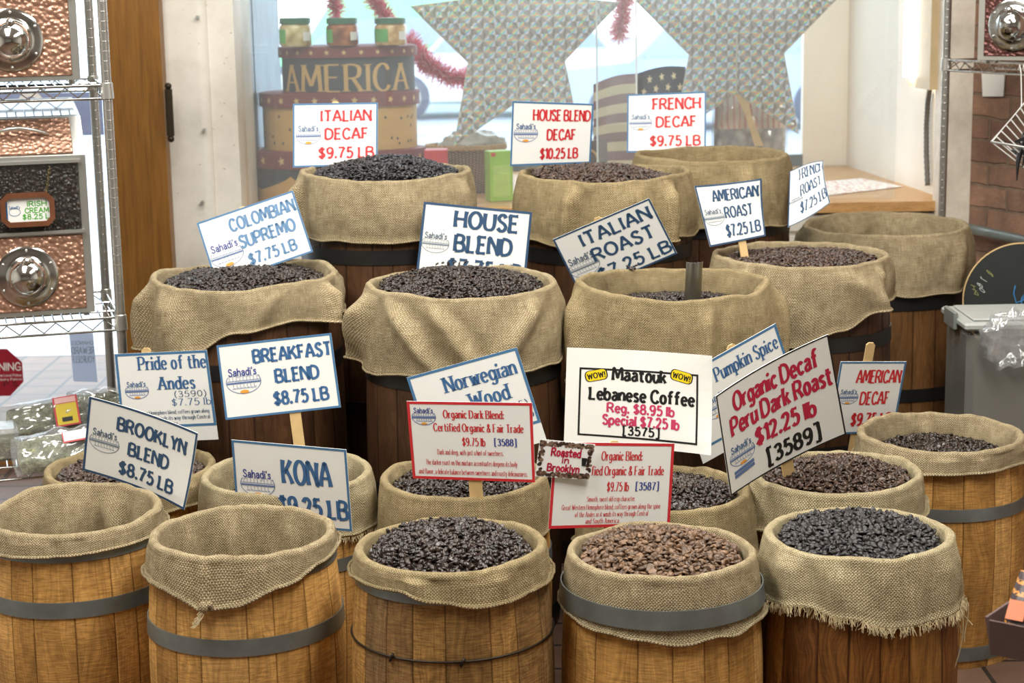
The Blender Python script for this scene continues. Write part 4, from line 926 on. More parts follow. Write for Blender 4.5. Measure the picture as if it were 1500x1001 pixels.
sign('tilted white card reading COLOMBIAN SUPREMO $7.75 in blue', [(288, 327), (429, 279), (458.5, 369), (317, 418)], 4.86,
     [(T, [('COLOMBIAN', H, M_LBLUE, .305, .965, .30, .185), ('SUPREMO', H, M_LBLUE, .35, .91, .59, .185)]), (P_, [('$7.75 LB', H, M_LBLUE, .385, .865, .88, .165)])], logo=LG(.19, .62, .165, M_INDIGO), stick=(.47, -.02, 1.4))
sign('white card reading HOUSE BLEND $7.75, half sunk behind the central sack', [(621, 295.5), (779.5, 311), (768, 429), (608, 414)], 4.86,
     [(T, [('HOUSE', H, M_NAVY, .31, .88, .27, .20), ('BLEND', H, M_NAVY, .33, .84, .565, .20)]), (P_, [('$7.75 LB', H, M_NAVY, .28, .95, .87, .20)])], logo=LG(.145, .50, .125, M_SLATE, False), border=M_NAVY, bw=.03, curl=[(1, 0, .006)], stick=(.6, .3, 1.6), lean=6)
sign('tilted white card reading ITALIAN ROAST with a price ending .25', [(809.5, 351), (951, 290.5), (992, 371.5), (850, 432)], 4.81,
     [(T, [('ITALIAN', H, M_NAVY, .245, .94, .30, .20), ('ROAST', H, M_NAVY, .285, .89, .60, .20)]), (P_, [('$7.25 LB', H, M_NAVY, .25, .97, .92, .19)])], logo=LG(.16, .60, .15, M_SLATE, False), border=M_NAVY, stick=(.47, -.04, 1.15), lean=0)
sign('curled white card reading AMERICAN ROAST $7.25 on a stick', [(1017, 272.5), (1112, 263.5), (1121.5, 345.5), (1040, 362)], 4.92,
     [(T, [('AMERICAN', H, M_NAVY, .25, .94, .285, .18), ('ROAST', H, M_NAVY, .40, .83, .58, .18)]), (P_, [('$7.25 LB', H, M_NAVY, .36, .93, .89, .19)])], logo=LG(.20, .55, .17, M_SLATE, False), border=M_NAVY, bend=.008, curl=[(1, 0, .02)], stick=(.60, .3, 1.55, .022), lean=6)
sign('curled narrow looking card reading FRENCH ROAST, turned sideways', [(1157, 251), (1198, 226), (1216, 297), (1154, 333)], 5.30,
     [(T, [('FRENCH', H, M_NAVY, .30, .985, .25, .20), ('ROAST', H, M_NAVY, .33, .88, .55, .20)]), (P_, [('$7.25 LB', H, M_NAVY, .30, .96, .86, .19)])], logo=LG(.20, .60, .17, M_SLATE, False), border=M_NAVY, bend=.006, curl=[(1, 0, -.03)], yaw=-45, lean=0)
SER = 'serif'
sign('white card with (3590) in blue serif lettering, by the oak door', [(168, 519), (303, 513), (320, 644), (181, 650)], 4.44,
     [(T, [('Pride of the', SER, M_BLUE, .25, .965, .19, .145), ('Andes', SER, M_BLUE, .44, .82, .415, .14)]), (P_, [('(3590)', SER, M_NAVY, .60, .93, .505, .065), ('$7.75 lb', SER, M_BLUE, .56, .97, .60, .075)]),
      (D_, [('Great Western Hemisphere blend; coffees grown along', SER, M_NAVY, .05, .94, .69, .042), ('of the Andes as it winds its way through Central', SER, M_NAVY, .05, .94, .755, .042), ('and South America.', SER, M_NAVY, .30, .60, .815, .042)])],
     logo=LG(.20, .42, .125), bbox=(0, 0, 1, .84), stick=(.34, -.05, 1.3), lean=6)
sign('large white card reading BREAKFAST BLEND $8.75 on a wooden stick', [(317, 506.5), (485, 488), (499.5, 597), (330.5, 615.5)], 4.26,
     [(T, [('BREAKFAST', H, M_BLUE, .31, .975, .285, .17), ('BLEND', H, M_BLUE, .48, .845, .575, .17)]), (P_, [('$8.75 LB', H, M_BLUE, .44, .905, .87, .165)])], logo=LG(.195, .52, .15, M_INDIGO), stick=(.60, .3, 1.9, .027), lean=8)
sign('bent white card reading BLEND $8.75 in navy, nearest the left edge', [(131, 581), (290, 635), (274, 745), (121, 689)], 3.98,
     [(T, [('BROOKLYN', H, M_NAVY, .27, .905, .33, .165), ('BLEND', H, M_NAVY, .39, .76, .615, .165)]), (P_, [('$8.75 LB', H, M_NAVY, .32, .84, .89, .16)])], logo=LG(.165, .55, .13, M_SLATE, False), border=M_NAVY, bend=.012, curl=[(1, 1, .012)], stick=(.5, .3, 1.7))
sign('white card reading KONA with a price hidden by the knotted sack', [(339, 644.5), (507, 659), (516, 779), (348, 764)], 3.885,
     [(T, [('KONA', H, M_BLUE, .44, .845, .47, .28)]), (P_, [('$9.25 LB', H, M_BLUE, .38, .97, .86, .22)])], logo=LG(.205, .52, .15, M_INDIGO), stick=(.5, .3, 1.8), lean=10)
sign('tilted card in blue serif lettering tucked behind the Organic Dark Blend card', [(595.5, 553.5), (757, 509), (801, 646), (640, 691)], 4.18,
     [(T, [('Norwegian', SER, M_BLUE, .30, .93, .255, .155), ('Wood', SER, M_BLUE, .47, .81, .48, .155)]), (P_, [('(3585)', SER, M_NAVY, .66, .94, .60, .07), ('$8.75 lb', SER, M_NAVY, .62, .96, .72, .08)])],
     logo=LG(.22, .60, .13, M_INDIGO), bbox=(0, 0, 1, .80), stick=(.4, .3, 1.4), lean=6)
sign('red bordered card titled Organic Dark Blend on a pale stick', [(595.5, 588), (779.5, 590.5), (784, 707), (605, 701)], 3.85,
     [(T, [('Organic Dark Blend:', SER, M_RED, .29, .77, .205, .10), ('Certified Organic & Fair Trade', SER, M_RED, .205, .92, .375, .10)]), (P_, [('$9.75 lb', SER, M_RED, .43, .61, .555, .10), ('[3588]', SER, M_INDIGO, .69, .86, .545, .085)]),
      (D_, [('Dark and deep, with just a hint of sweetness.', SER, M_RED, .22, .755, .675, .068), ('The darker roast on this mixture accentuates deepens its body', SER, M_RED, .12, .86, .81, .068), ('and flavor; a delicate balance between sweetness and roasty deliciousness.', SER, M_RED, .055, .94, .93, .068)])],
     border=M_RED, bw=.035, logo=LG(.13, .20, .095, M_INDIGO), stick=(.51, .3, 1.9, .030), lean=8)
sign('red bordered card titled Organic Blend, lower right of the Organic Dark Blend card', [(812, 648), (988, 650), (981, 770), (803, 775)], 3.69,
     [(T, [('Organic Blend:', SER, M_RED, .40, .735, .205, .105), ('Certified Organic & Fair Trade', SER, M_RED, .20, .92, .38, .105)]), (P_, [('$9.75 lb', SER, M_RED, .46, .635, .57, .105), ('[3587]', SER, M_INDIGO, .70, .885, .56, .09)]),
      (D_, [('Smooth, sweet old crop character.', SER, M_RED, .30, .70, .69, .06), ('Great Western Hemisphere blend; coffees grown along the spine', SER, M_RED, .10, .91, .785, .06), ('of the Andes as it winds its way through Central', SER, M_RED, .21, .81, .87, .06), ('and South America.', SER, M_RED, .30, .58, .95, .06)])],
     border=M_RED, bw=.035, stick=(.5, -.02, 1.6), lean=0)
def roasted(F, root, W, Hh):
    rs = random.Random(5); b = MB()
    for i in range(330):
        e = rs.choice((0, 1, 2, 3)) if rs.random() < .5 else rs.choice((0, 2)); t = rs.random(); w = rs.uniform(.02, .13)
        u, v = [(t, w), (1-w*.75, t), (t, 1-w), (w*.75, t)][e]; a = rs.random()*3.14; n = 10
        pts = []
        for k in range(n):
            x, y = .0042*math.cos(2*math.pi*k/n), .003*math.sin(2*math.pi*k/n)
            pts.append((u+(x*math.cos(a)-y*math.sin(a))/W, v+(x*math.sin(a)+y*math.cos(a))/Hh))
        if all(0 < p[0] < 1 and 0 < p[1] < 1 for p in pts): b.add([F(p[0], p[1], .0003+.0000015*i) for p in pts], [tuple(range(n-1, -1, -1))], i % 3)
    link('bean_border', b, [ink('bean_print', 52, 36, 30), ink('bean_print_brown', 92, 66, 52), ink('bean_print_pale', 128, 104, 88)], root)
    b = MB(); b.add([F(x, y, .0012) for x, y in ((.79, .40), (.89, .40), (.875, .62), (.81, .62))], [(3, 2, 1, 0)])
    b.add([F(.89+.05*math.cos(a), .49+.09*math.sin(a), .0012) for a in (-1.5, -.5, .5, 1.5)], [(3, 2, 1, 0)])
    link('cup_mark', b, M_BLACK, root)
sign('small card reading Roasted in Brooklyn with a printed bean border', [(791, 643.5), (872, 651.5), (864.5, 703.5), (784, 698)], 3.655,
     [(T, [('Roasted', 'round', M_CRIM, .24, .76, .40, .20), ('in', 'round', M_CRIM, .45, .56, .58, .16), ('Brooklyn', 'round', M_CRIM, .20, .77, .82, .19)])], border=None, extra=roasted, lean=8, cat='card')
def wow(F, root, W, Hh):
    for (cu, cv, rot) in ((.205, .275, -13), (.79, .235, 12)):
        w2, h2 = .078*W, .058*Hh; a = math.radians(rot); 
        def rr(s, off, n=6):
            pts = []; r = .010*s; x1, y1 = w2*s-r, h2*s*1.0-r*1.0
            for (sx, sy, a0) in ((1, -1, -90), (1, 1, 0), (-1, 1, 90), (-1, -1, 180)):
                for k in range(n): q = math.radians(a0+90*k/(n-1)); pts.append((sx*x1+r*math.cos(q), sy*y1+r*math.sin(q)))
            return [F(cu+(x*math.cos(a)-y*math.sin(a))/W, cv+(x*math.sin(a)+y*math.cos(a))/Hh, off) for x, y in pts]
        b = MB(); p = rr(1, .0006); b.add(p, [tuple(range(len(p)-1, -1, -1))], 1); p = rr(.90, .0009); b.add(p, [tuple(range(len(p)-1, -1, -1))], 0)
        o = link('badge', b, [M_YEL, M_BLACK], root)
        G_ = lambda u, v: F(cu+((u-.5)*2*w2*math.cos(a)-(v-.5)*2*h2*math.sin(a))/W, cv+((u-.5)*2*w2*math.sin(a)+(v-.5)*2*h2*math.cos(a))/Hh, .0012)
        b = MB(); text2d(b, 'WOW!', H, .12, .88, .74, .46, 2*w2, 2*h2, 0, G_)
        inv = 0; t = link('badge_lettering', b, M_BLACK, root); 
    b = MB()
    x0, y0, x1, y1 = .09, .20, .905, .915; t1 = .0045
    for (a0, b0, a1, b1) in ((x0, y0, x1, y0+t1/Hh), (x0, y1-t1/Hh, x1, y1), (x0, y0, x0+t1/W, y1), (x1-t1/W, y0, x1, y1)):
        b.grid(lambda u, v: F(a0+(a1-a0)*u, b0+(b1-b0)*v + .0, .0005), 12, 8)
    b.f = [tuple(reversed(f)) for f in b.f]; link('printed_frame', b, M_BLACK, root)
sign('white paper sheet for Lebanese coffee with two yellow WOW badges', [(830.5, 509.5), (1044, 521), (1042.5, 666), (826, 648)], 4.10,
     [(T, [('Maatouk', H, M_BLACK, .32, .68, .315, .125), ('Lebanese Coffee', H, M_BLACK, .165, .875, .525, .125)]), (P_, [('Reg. $8.95 lb', H, M_PINK, .29, .74, .65, .095), ('Special $7.25 lb', H, M_PINK, .26, .775, .78, .10), ('[3575]', H, M_BLACK, .40, .64, .875, .085)])],
     border=None, card=M_PAPER, extra=wow, bend=.010, curl=[(1, 0, .01), (1, 1, .012), (.5, 0, -.006)], lean=6)
sign('tilted Pumpkin Spice card in blue serif, between the coffee sheet and the $12.25 card', [(990, 556), (1136, 474), (1177, 598), (1030, 680)], 4.25,
     [(T, [('Pumpkin Spice', SER, M_BLUE, .34, .955, .25, .15)]), (P_, [('$8.75 lb', SER, M_BLUE, .5, .95, .55, .09)])], logo=LG(.27, .50, .14, M_BLUE), bbox=(0, 0, 1, .86), stick=(.56, -.03, 1.2), lean=4)
sign('large black edged card reading Organic Decaf $12.25 in crimson on a stick', [(1048.5, 580.5), (1213, 490), (1239.5, 636.5), (1070.5, 727)], 3.86,
     [(T, [('Organic Decaf', H, M_CRIM, .15, .88, .25, .17), ('Peru Dark Roast', H, M_CRIM, .10, .965, .465, .17)]), (P_, [('$12.25 lb', H, M_CRIM, .295, .80, .69, .155), ('[3589]', H, M_BLACK, .37, .80, .93, .145)])],
     border=M_BLACK, bw=.014, logo=LG(.155, .68, .115, M_BLUE, True, 1), bend=.014, stick=(.52, .3, 1.5, .031), lean=8)
sign('white card reading AMERICAN DECAF in red on a stick, behind the tall right keg', [(1231.5, 530), (1328, 530), (1309, 633), (1214, 637)], 4.54,
     [(T, [('AMERICAN', H, M_RED, .29, .95, .29, .17), ('DECAF', H, M_RED, .40, .82, .59, .17)]), (P_, [('$9.75 LB', H, M_RED, .31, .92, .88, .16)])], logo=LG(.20, .49, .15), stick=(.42, -.25, 1.3, .024), lean=6)
# ------------------------------------------------------------------ metal scoop and loose beans
x, y, R, zr, rad = B['D3']
sc_ = at(1012, 414, y-.02)
r = thing('metal_scoop', 'shiny steel scoop standing in the sack behind the Lebanese coffee sheet', 'scoop', (sc_.x, sc_.y, zr-.05))
top = at(1013, 388, y-.02)
M_SCOOP = metal('scoop_steel', srgb(168, 168, 162), .3, .3, 8)
b = MB(); n = 14; hp = []
for k in range(n+1):
    a = -math.pi*.55+math.pi*1.1*k/n; hp.append((.021*math.sin(a), -.021*math.cos(a)))
z0, z1 = zr-.10, top.z+.008
vs = [(sc_.x+px+(.008*(z-z0)/.15), sc_.y+py+off, z) for off in (0, .0025) for z in (z0, (z0+z1)/2, z1) for px, py in hp]
L = n+1; fs = []
for o in (0, 3*L):
    for j in range(2):
        for k in range(n): q = o+j*L+k; f = (q, q+1, q+1+L, q+L); fs.append(f if o == 0 else tuple(reversed(f)))
for k in range(n): fs.append((2*L+k, 2*L+k+1, 5*L+k+1, 5*L+k))
for j in range(2):
    fs.append((j*L, (j+1)*L, 3*L+(j+1)*L, 3*L+j*L)); fs.append((j*L+n, 3*L+j*L+n, 3*L+(j+1)*L+n, (j+1)*L+n))
b.add(vs, fs); link('scoop_handle', b, M_SCOOP, r, smooth=False, angle=40)
b = MB(); b.lathe([(.001, z0-.03-zr), (.028, z0-.03-zr), (.036, z0-zr), (.030, z0+.004-zr), (.001, z0+.006-zr)], 20, (sc_.x, sc_.y+.01, zr)); link('scoop_bowl', b, M_SCOOP, r, angle=40)
x, y, R, zr, rad = B['D3']
rim3 = zr+.022
loose_beans([Vector((x-.10+dx, y+R*.93+dy, rim3+dz)) for dx, dy, dz in ((0, 0, .008), (.012, -.004, .006), (.024, .0, .010), (.008, -.012, .004), (.018, -.014, .005))], 'dark', 3, 'dark bean spilled on the rim of the scoop sack', 'beans on the scoop sack rim')
x, y, R, zr, rad = B['D2']
loose_beans([Vector((x-.07+.015*i, y+R*.97, zr+.030+(i % 2)*.003)) for i in range(6)], 'dark', 4, 'dark bean spilled on the back rim below HOUSE BLEND', 'beans on the central sack rim')
x, y, R, zr, rad = B['K2']
pz = at(312, 893, y-R-.03)
aa = math.radians(256); kx, ky, kz = x+(R+.026)*math.cos(aa), y+(R+.026)*math.sin(aa), zr+.015-.092
r = thing('jute_tie', 'knotted jute tie hanging from the corner of the empty second sack', 'tie', (kx, ky, kz-.05))
b = MB(); rs = random.Random(9)
b.ball((kx, ky-.004, kz), .011, .008, .012, 10); b.ball((kx+.012, ky-.003, kz+.004), .007, .006, .008, 8)
link('knot', b, M_BURLAP[0], r, smooth=True, uv=[(p[0]*1.0, p[2]) for p in b.v])
b = MB()
for i in range(9):
    q = [Vector((kx-.004*j+rs.gauss(0, .004), ky-.006-.002*j+rs.gauss(0, .001), kz-.004-.0085*j)) for j in range(5)]; b.tube(q, .0011, 4)
link('loose_strands', b, M_STRAND, r)
# ------------------------------------------------------------------ hat boxes
M_MAR = plain('maroon_paint', srgb(124, 48, 50), .6, 0, .15, 12); M_TAN = plain('tan_paint', srgb(205, 165, 98), .6, 0, .12, 9); M_SLATEP = plain('slate_paint', srgb(50, 58, 66), .6, 0, .15, 9)
M_STARP = plain('pale_gold_paint', srgb(216, 186, 128), .6)
def star_pts(r, rot=0, q=.42): return [((r if i % 2 == 0 else r*q)*math.sin(math.pi*i/5+rot), (r if i % 2 == 0 else r*q)*math.cos(math.pi*i/5+rot)) for i in range(10)]
HY = 6.86
def hatbox(label, pxl, pxr, ylid0, ylid1, ybot, body, deco, stars):
    yf = HY-.20
    c = at((pxl+pxr)/2, (ylid0+ybot)/2, yf); w = (pxr-pxl)/2*yf/FPX; d = w*.66
    z1, zl, z0 = at((pxl+pxr)/2, ylid0, yf).z, at((pxl+pxr)/2, ylid1, yf).z, at((pxl+pxr)/2, ybot, yf).z
    r = thing('hat_box', label, 'box', (c.x, HY, z0), 0, 'stacked hat boxes')
    rb, rd = w-.012, d-.012
    pt = lambda a, z, o=0: Vector((c.x+(rb+o)*math.sin(a), HY-(rd+o)*math.cos(a), z))
    b = MB(); n = 96; zs = [z0+(zl+.01-z0)*j/16 for j in range(17)]; b.v = [tuple(pt(2*math.pi*k/n, z)) for z in zs for k in range(n)]
    mats = [body] if not deco else [M_SLATEP, M_TAN, M_MAR]
    for j in range(16):
        for k in range(n):
            b.f.append((j*n+k, j*n+(k+1) % n, (j+1)*n+(k+1) % n, (j+1)*n+k)); b.m.append(0)
    if deco:   # scalloped swags: place the ring heights on the swag lines
        b = MB(); 
        def sw(k): 
            u = (k/n*6+.0) % 1; return 1-abs(2*u-1)**.65 if True else 0
        lv = lambda k: [0, .30*(1-(1-sw(k)))*1.0, .30*sw(k)+.22, .30*sw(k)+.50, 1.0]
        for k in range(n): b.v += [tuple(pt(2*math.pi*k/n, z0+(zl+.01-z0)*min(1, f))) for f in lv(k)]
        for k in range(n):
            for j in range(4): q = k*5+j; w2 = ((k+1) % n)*5+j; b.f.append((q, w2, w2+1, q+1)); b.m.append([0, 2, 1, 0][j])
    b.f.append(tuple(range(n-1, -1, -1)) if not deco else tuple(k*5 for k in range(n-1, -1, -1))); b.m.append(0)
    link('box_body', b, mats, r, angle=40)
    b = MB(); b.lathe([(1.0, zl), (1.0, z1), (.93, z1+.004), (.001, z1+.005)], 96, (c.x, HY, 0), sx=w, sy=d); b.lathe([(1.0, zl), (.96, zl)], 96, (c.x, HY, 0), sx=w, sy=d)
    lid = link('box_lid', b, M_MAR, r, angle=50)
    b = MB(); lt = lambda a, z: Vector((c.x+(w+.0012)*math.sin(a), HY-(d+.0012)*math.cos(a), z)); zc = (z1+zl)/2
    for i in range(-stars, stars+1):
        sp = star_pts((z1-zl)*.30, .1*i); b.add([lt(i*1.22/stars+x/w, zc+zz) for x, zz in sp], [tuple(range(10))])
    link('painted_stars', b, M_STARP, lid)
    return r, c, rb, rd, z0, zl, z1
r3 = hatbox('slate oval hat box lettered AMERICA, top of the stack under three jars', 400, 607, 70, 85, 143, M_SLATEP, False, 5)
root, c, rb, rd, z0, zl, z1 = r3
b = MB(); text2d(b, 'AMERICA', 'serif', .03, .97, .86, .68, 2*rb*.95, zl-z0, 0, lambda u, v: Vector((c.x+(rb+.0015)*math.sin((u-.5)*2.0)/math.sin(1.0)*.93, HY-(rd+.0015)*math.sqrt(max(0, 1-((math.sin((u-.5)*2.0)/math.sin(1.0)*.93)**2))), zl-(zl-z0)*v)), thick=.13)
link('painted_lettering', b, M_TAN, root)
r2 = hatbox('yellow oval hat box with dark seeds, middle of the stack', 371, 611, 138, 158, 224, M_TAN, False, 5)
root, c, rb, rd, z0, zl, z1 = r2
b = MB(); rs = random.Random(4)
for i in range(34):
    a, f = rs.uniform(-1.45, 1.45), rs.uniform(.12, .85); o = []
    for k in range(8): o.append(Vector((c.x+(rb+.0012)*math.sin(a+.017*math.cos(k*.785)), HY-(rd+.0012)*math.cos(a+.017*math.cos(k*.785)), z0+(zl-z0)*f+.006*math.sin(k*.785))))
    b.add(o, [tuple(range(8))])
link('painted_seeds', b, M_SLATEP, root)
hatbox('striped swag hat box, bottom of the stack', 356, 622, 224, 248, 316, M_SLATEP, True, 4)
# jars on the top box
def jar_mat(name, c0, c1, sc, c2):
    t = NT(name); vo = t.n('ShaderNodeTexVoronoi', feature='SMOOTH_F1'); vo.inputs['Scale'].default_value = sc; t.l(t.coord(), vo.inputs['Vector'])
    t.col(t.ramp(vo.outputs[0], [(.12, c0), (.5, c1), (.8, c2)])); t.set(.12, 0, .6); return t.mat
JM = [jar_mat('pickled_cauliflower', srgb(236, 224, 180), srgb(196, 178, 120), 34, srgb(120, 104, 62)), jar_mat('pickled_fruit', srgb(196, 128, 72), srgb(140, 76, 40), 30, srgb(88, 44, 26)), jar_mat('pickled_beans', srgb(236, 208, 150), srgb(200, 160, 100), 40, srgb(130, 98, 56))]
M_LID = plain('green_jar_lid', srgb(30, 104, 70), .35, 0, .08); M_LAB = plain('green_label', srgb(90, 176, 84), .5)
_, c3, w3, _, _, _, zt = r3
for px, mt, lab in ((433.5, 0, 'jar of pale pickles with a green lid, leftmost on the AMERICA box'), (502, 1, 'jar of brown fruit with a green lid, middle of the three'), (572.5, 2, 'jar of beige beans with a green lid, rightmost of the three')):
    p = at(px, 66, HY-.14); zb = zt+.006; h = at(px, 26, HY-.14).z-zb; w = 23*p.y/FPX
    r = thing('glass_jar', lab, 'jar', (p.x, p.y, zb), 0, 'jars on the hat boxes')
    b = MB(); b.lathe([(.001, 0), (w*.9, 0), (w, .008), (w, h*.66), (w*.97, h*.72), (w*.86, h*.77), (w*.86, h*.8), (.001, h*.8)], 32, p.xy.to_3d()+Vector((0, 0, zb))); link('jar_body', b, JM[mt], r, angle=40)
    b = MB(); b.lathe([(w*.9, h*.78), (w*.98, h*.79), (w*.98, h*.97), (w*.93, h), (.001, h)], 40, p.xy.to_3d()+Vector((0, 0, zb))); link('lid', b, M_LID, r, angle=40)
    def cyl(a0, a1, f0, f1, nm, m):
        b = MB(); b.grid(lambda u, v: Vector((p.x+(w+.001)*math.sin(a0+(a1-a0)*u), p.y-(w+.001)*math.cos(a0+(a1-a0)*u), zb+h*(f0+(f1-f0)*v))), 10, 1); link(nm, b, m, r)
    cyl(-1.4, -.1 if mt == 2 else -.55, .12, .60, 'label', M_LAB); cyl(.6, 1.2, .2, .5, 'barcode', M_CARD)
# ------------------------------------------------------------------ display things on the ledge
def bx(px0, px1, y0, y1, Y): 
    a, c = at(px0, y1, Y), at(px1, y0, Y); return a.x, c.x, a.z, c.z
# wicker basket
def wicker():
    t = NT('wicker'); co = t.coord('UV'); sep = t.n('ShaderNodeSeparateXYZ'); t.l(co, sep.inputs[0])
    a = t.math('SINE', t.math('MULTIPLY', sep.outputs[0], 2*math.pi*34)); bb = t.math('SINE', t.math('MULTIPLY', sep.outputs[1], 2*math.pi*62))
    h = t.math('MULTIPLY', a, bb); t.col(t.ramp(h, [(.0, srgb(120, 86, 50)), (.45, srgb(186, 142, 90)), (.9, srgb(220, 182, 130))])); t.set(.6); t.bump(h, .9, .008); return t.mat
M_WICK = wicker()
p = at(684, 290, 6.95); zb = LZ
zt = at(672, 222, 6.78).z; wx = 58*6.9/FPX
r = thing('wicker_basket', 'brown wicker basket of wrapped goods behind the star decoration', 'basket', (p.x, 6.95, zb))
b = MB(); uv = []; n = 72; prof = [(.80, 0), (.86, .3), (.95, .75), (1.0, 1.0), (.94, 1.0), (.86, .5)]
for rr, f in prof:
    for k in range(n): a = 2*math.pi*k/n; b.v.append((p.x+wx*rr*math.cos(a), 6.95+wx*.62*rr*math.sin(a), zb+(zt-zb)*f)); uv.append((k/n, f*.3))
for j in range(5):
    for k in range(n): b.f.append((j*n+k, j*n+(k+1) % n, (j+1)*n+(k+1) % n, (j+1)*n+k)); b.m.append(0)
b.f.append(tuple(range(n-1, -1, -1))); b.m.append(0); b.f.append(tuple(range(5*n, 6*n))); b.m.append(0)
link('basket_body', b, M_WICK, r, uv=uv, smooth=True)
b = MB(); 
for ph in (0, math.pi): b.tube([(p.x+wx*1.0*math.cos(2*math.pi*k/120), 6.95+wx*.62*math.sin(2*math.pi*k/120), zt+.006*math.sin(k*1.2+ph)+.004) for k in range(120)], .008, 6, closed=True)
link('basket_rim', b, plain('light_cane', srgb(196, 160, 108), .6), r, smooth=True)
def lump(name, label, cat, c, rx, ry, rz, mat, seed, am=.25, group=None, fr=2.2):
    b = MB(); nu, nv = 40, 22
    for j in range(nv+1):
        t = math.pi*j/nv
        for k in range(nu):
            a = 2*math.pi*k/nu; d = Vector((math.sin(t)*math.cos(a), math.sin(t)*math.sin(a), -math.cos(t)))
            s = 1+am*mnoise.noise(d*fr+Vector((seed, 0, 0)))+am*.5*mnoise.noise(d*fr*2.7+Vector((0, seed, 0)))
            b.v.append((c[0]+rx*d.x*s, c[1]+ry*d.y*s, max(c[2]+rz*d.z*s, c[2]-rz*.9)))
    for j in range(nv):
        for k in range(nu): b.f.append((j*nu+k, j*nu+(k+1) % nu, (j+1)*nu+(k+1) % nu, (j+1)*nu+k)); b.m.append(0)
    o = link(name, b, mat, None, smooth=True); tag(o, label, cat, group); return o
M_CELL = plain('crinkled_cellophane', srgb(214, 212, 206), .2, 0, .25, 30, .5)
lump('wrapped_bundle', 'crinkled cellophane bundle heaped in the wicker basket', 'bundle', (p.x+.02, 6.97, zt+.015), wx*.8, wx*.45, .05, M_CELL, 3.1)
# red carton, green carton
def carton(label, px0, px1, y0, y1, Y, dep, mat, rz=0.0, marks=()):
    x0, x1, z0, z1 = bx(px0, px1, y0, y1, Y); z0 = min(z0, LZ) if z0 < LZ+.03 else z0
    z0 = LZ
    r = thing('carton', label, 'carton', ((x0+x1)/2, Y, z0), rz); w = (x1-x0)/2; h = z1-z0
    b = MB(); b.box((-w, 0, .001), (w, dep, h), ch=.002); link('carton_body', b, mat, r, world=False)
    for nm, m, a0, a1, f0, f1 in marks:
        b = MB(); b.box((-w+2*w*a0, -.0012, h*f0), (-w+2*w*a1, -.0002, h*f1)); link(nm, b, m, r, world=False)
    return r
carton('small red carton beside the hat boxes', 622, 655, 220, 250, 6.66, .1, plain('red_carton', srgb(205, 52, 56), .5), 0)
carton('bright lime green carton standing beside the wicker basket', 718, 752, 221, 305, 6.60, .06, plain('lime_green_carton', srgb(150, 196, 44), .5), .35, (('printed_panel', plain('lime_print', srgb(176, 208, 92), .5), .12, .88, .1, .72), ('red_mark', M_RED, .05, .25, .9, .97)))
# wooden radio
p = at(880, 232, 6.72); x0, x1, z0, z1 = bx(862, 896, 206, 236, 6.70)
r = thing('radio', 'small wooden radio with a round dial behind the HOUSE BLEND DECAF card', 'radio', ((x0+x1)/2, 6.70, LZ))
b = MB(); b.box((x0-.05, 6.70, LZ), (x1, 6.82, z1), ch=.006); link('radio_case', b, plain('dark_walnut', srgb(88, 62, 48), .45, 0, .2, 20), r)
b = MB(); b.tube([(x0-.01+.045*math.cos(a*math.pi/20), 6.697, z1-.075+.045*math.sin(a*math.pi/20)) for a in range(40)], .005, 8, closed=True); link('dial_ring', b, M_TAN, r, smooth=True)
b = MB(); b.lathe([(.001, 0), (.014, 0), (.014, -.012), (.001, -.013)], 16, M=Matrix.Translation((x0-.01, 6.70, z1-.075)) @ Matrix.Rotation(-math.pi/2, 4, 'X')); link('knob', b, M_BLACK, r)
# flag printed bag with a navy star side
A0, A1, A2 = at(870, 228, 6.75), at(934, 228, 6.62), at(1004, 228, 6.80)
zt0, zt1, zt2 = at(870, 124, 6.75).z, at(934, 108, 6.62).z, at(1004, 98, 6.80).z
r = thing('gift_bag', 'flag print bag with cream and maroon stripes and a navy star side', 'bag', (A1.x, A1.y, LZ))
M_CRM = plain('cream_cloth', srgb(226, 208, 168), .7); M_MARC = plain('maroon_cloth', srgb(128, 62, 66), .7); M_NAVC = plain('navy_cloth', srgb(36, 40, 58), .7)
b = MB()
def face(Pa, Pb, za, zb_, bow=.012):
    return lambda u, v: Vector((Pa.x+(Pb.x-Pa.x)*u, Pa.y+(Pb.y-Pa.y)*u-bow*math.sin(math.pi*u), LZ+((za+(zb_-za)*u)-LZ)*v+.012*math.sin(math.pi*u)*v))
fn = face(A0, A1, zt0, zt1)
for s in range(13):
    b.grid(lambda u, v: fn(u, (s+v)/13), 10, 1, s % 2)
Bk = Vector(((A0.x+A2.x)/2, 7.0, 0))
b.add([(A0.x, A0.y, LZ), (Bk.x, Bk.y, LZ), (Bk.x, Bk.y, zt0), (A0.x, A0.y, zt0)], [(0, 3, 2, 1)], 1)
link('striped_side', b, [M_MARC, M_CRM], r)
b = MB(); fn2 = face(A1, A2, zt1, zt2, -.004); b.grid(fn2, 12, 6); b.add([(A2.x, A2.y, LZ), (Bk.x, Bk.y, LZ), (Bk.x, Bk.y, zt0), (A2.x, A2.y, zt2)], [(0, 1, 2, 3)])
o = link('star_side', b, M_NAVC, r)
b = MB(); rs = random.Random(2); nrm = Vector((-(A2.y-A1.y), (A2.x-A1.x), 0)).normalized()*-1
for j in range(6):
    for i in range(4):
        u, v = .12+.25*i+(.12 if j % 2 else 0), .5+.085*j
        if u > .95: continue
        c = fn2(u, v)+nrm*.003; ex = (A2-A1); ex.z = 0; ex.normalize()
        b.add([c+ex*q[0]+Vector((0, 0, q[1])) for q in star_pts(.017, rs.uniform(-.3, .3))], [tuple(range(10))])
link('printed_stars', b, M_CRM, o)
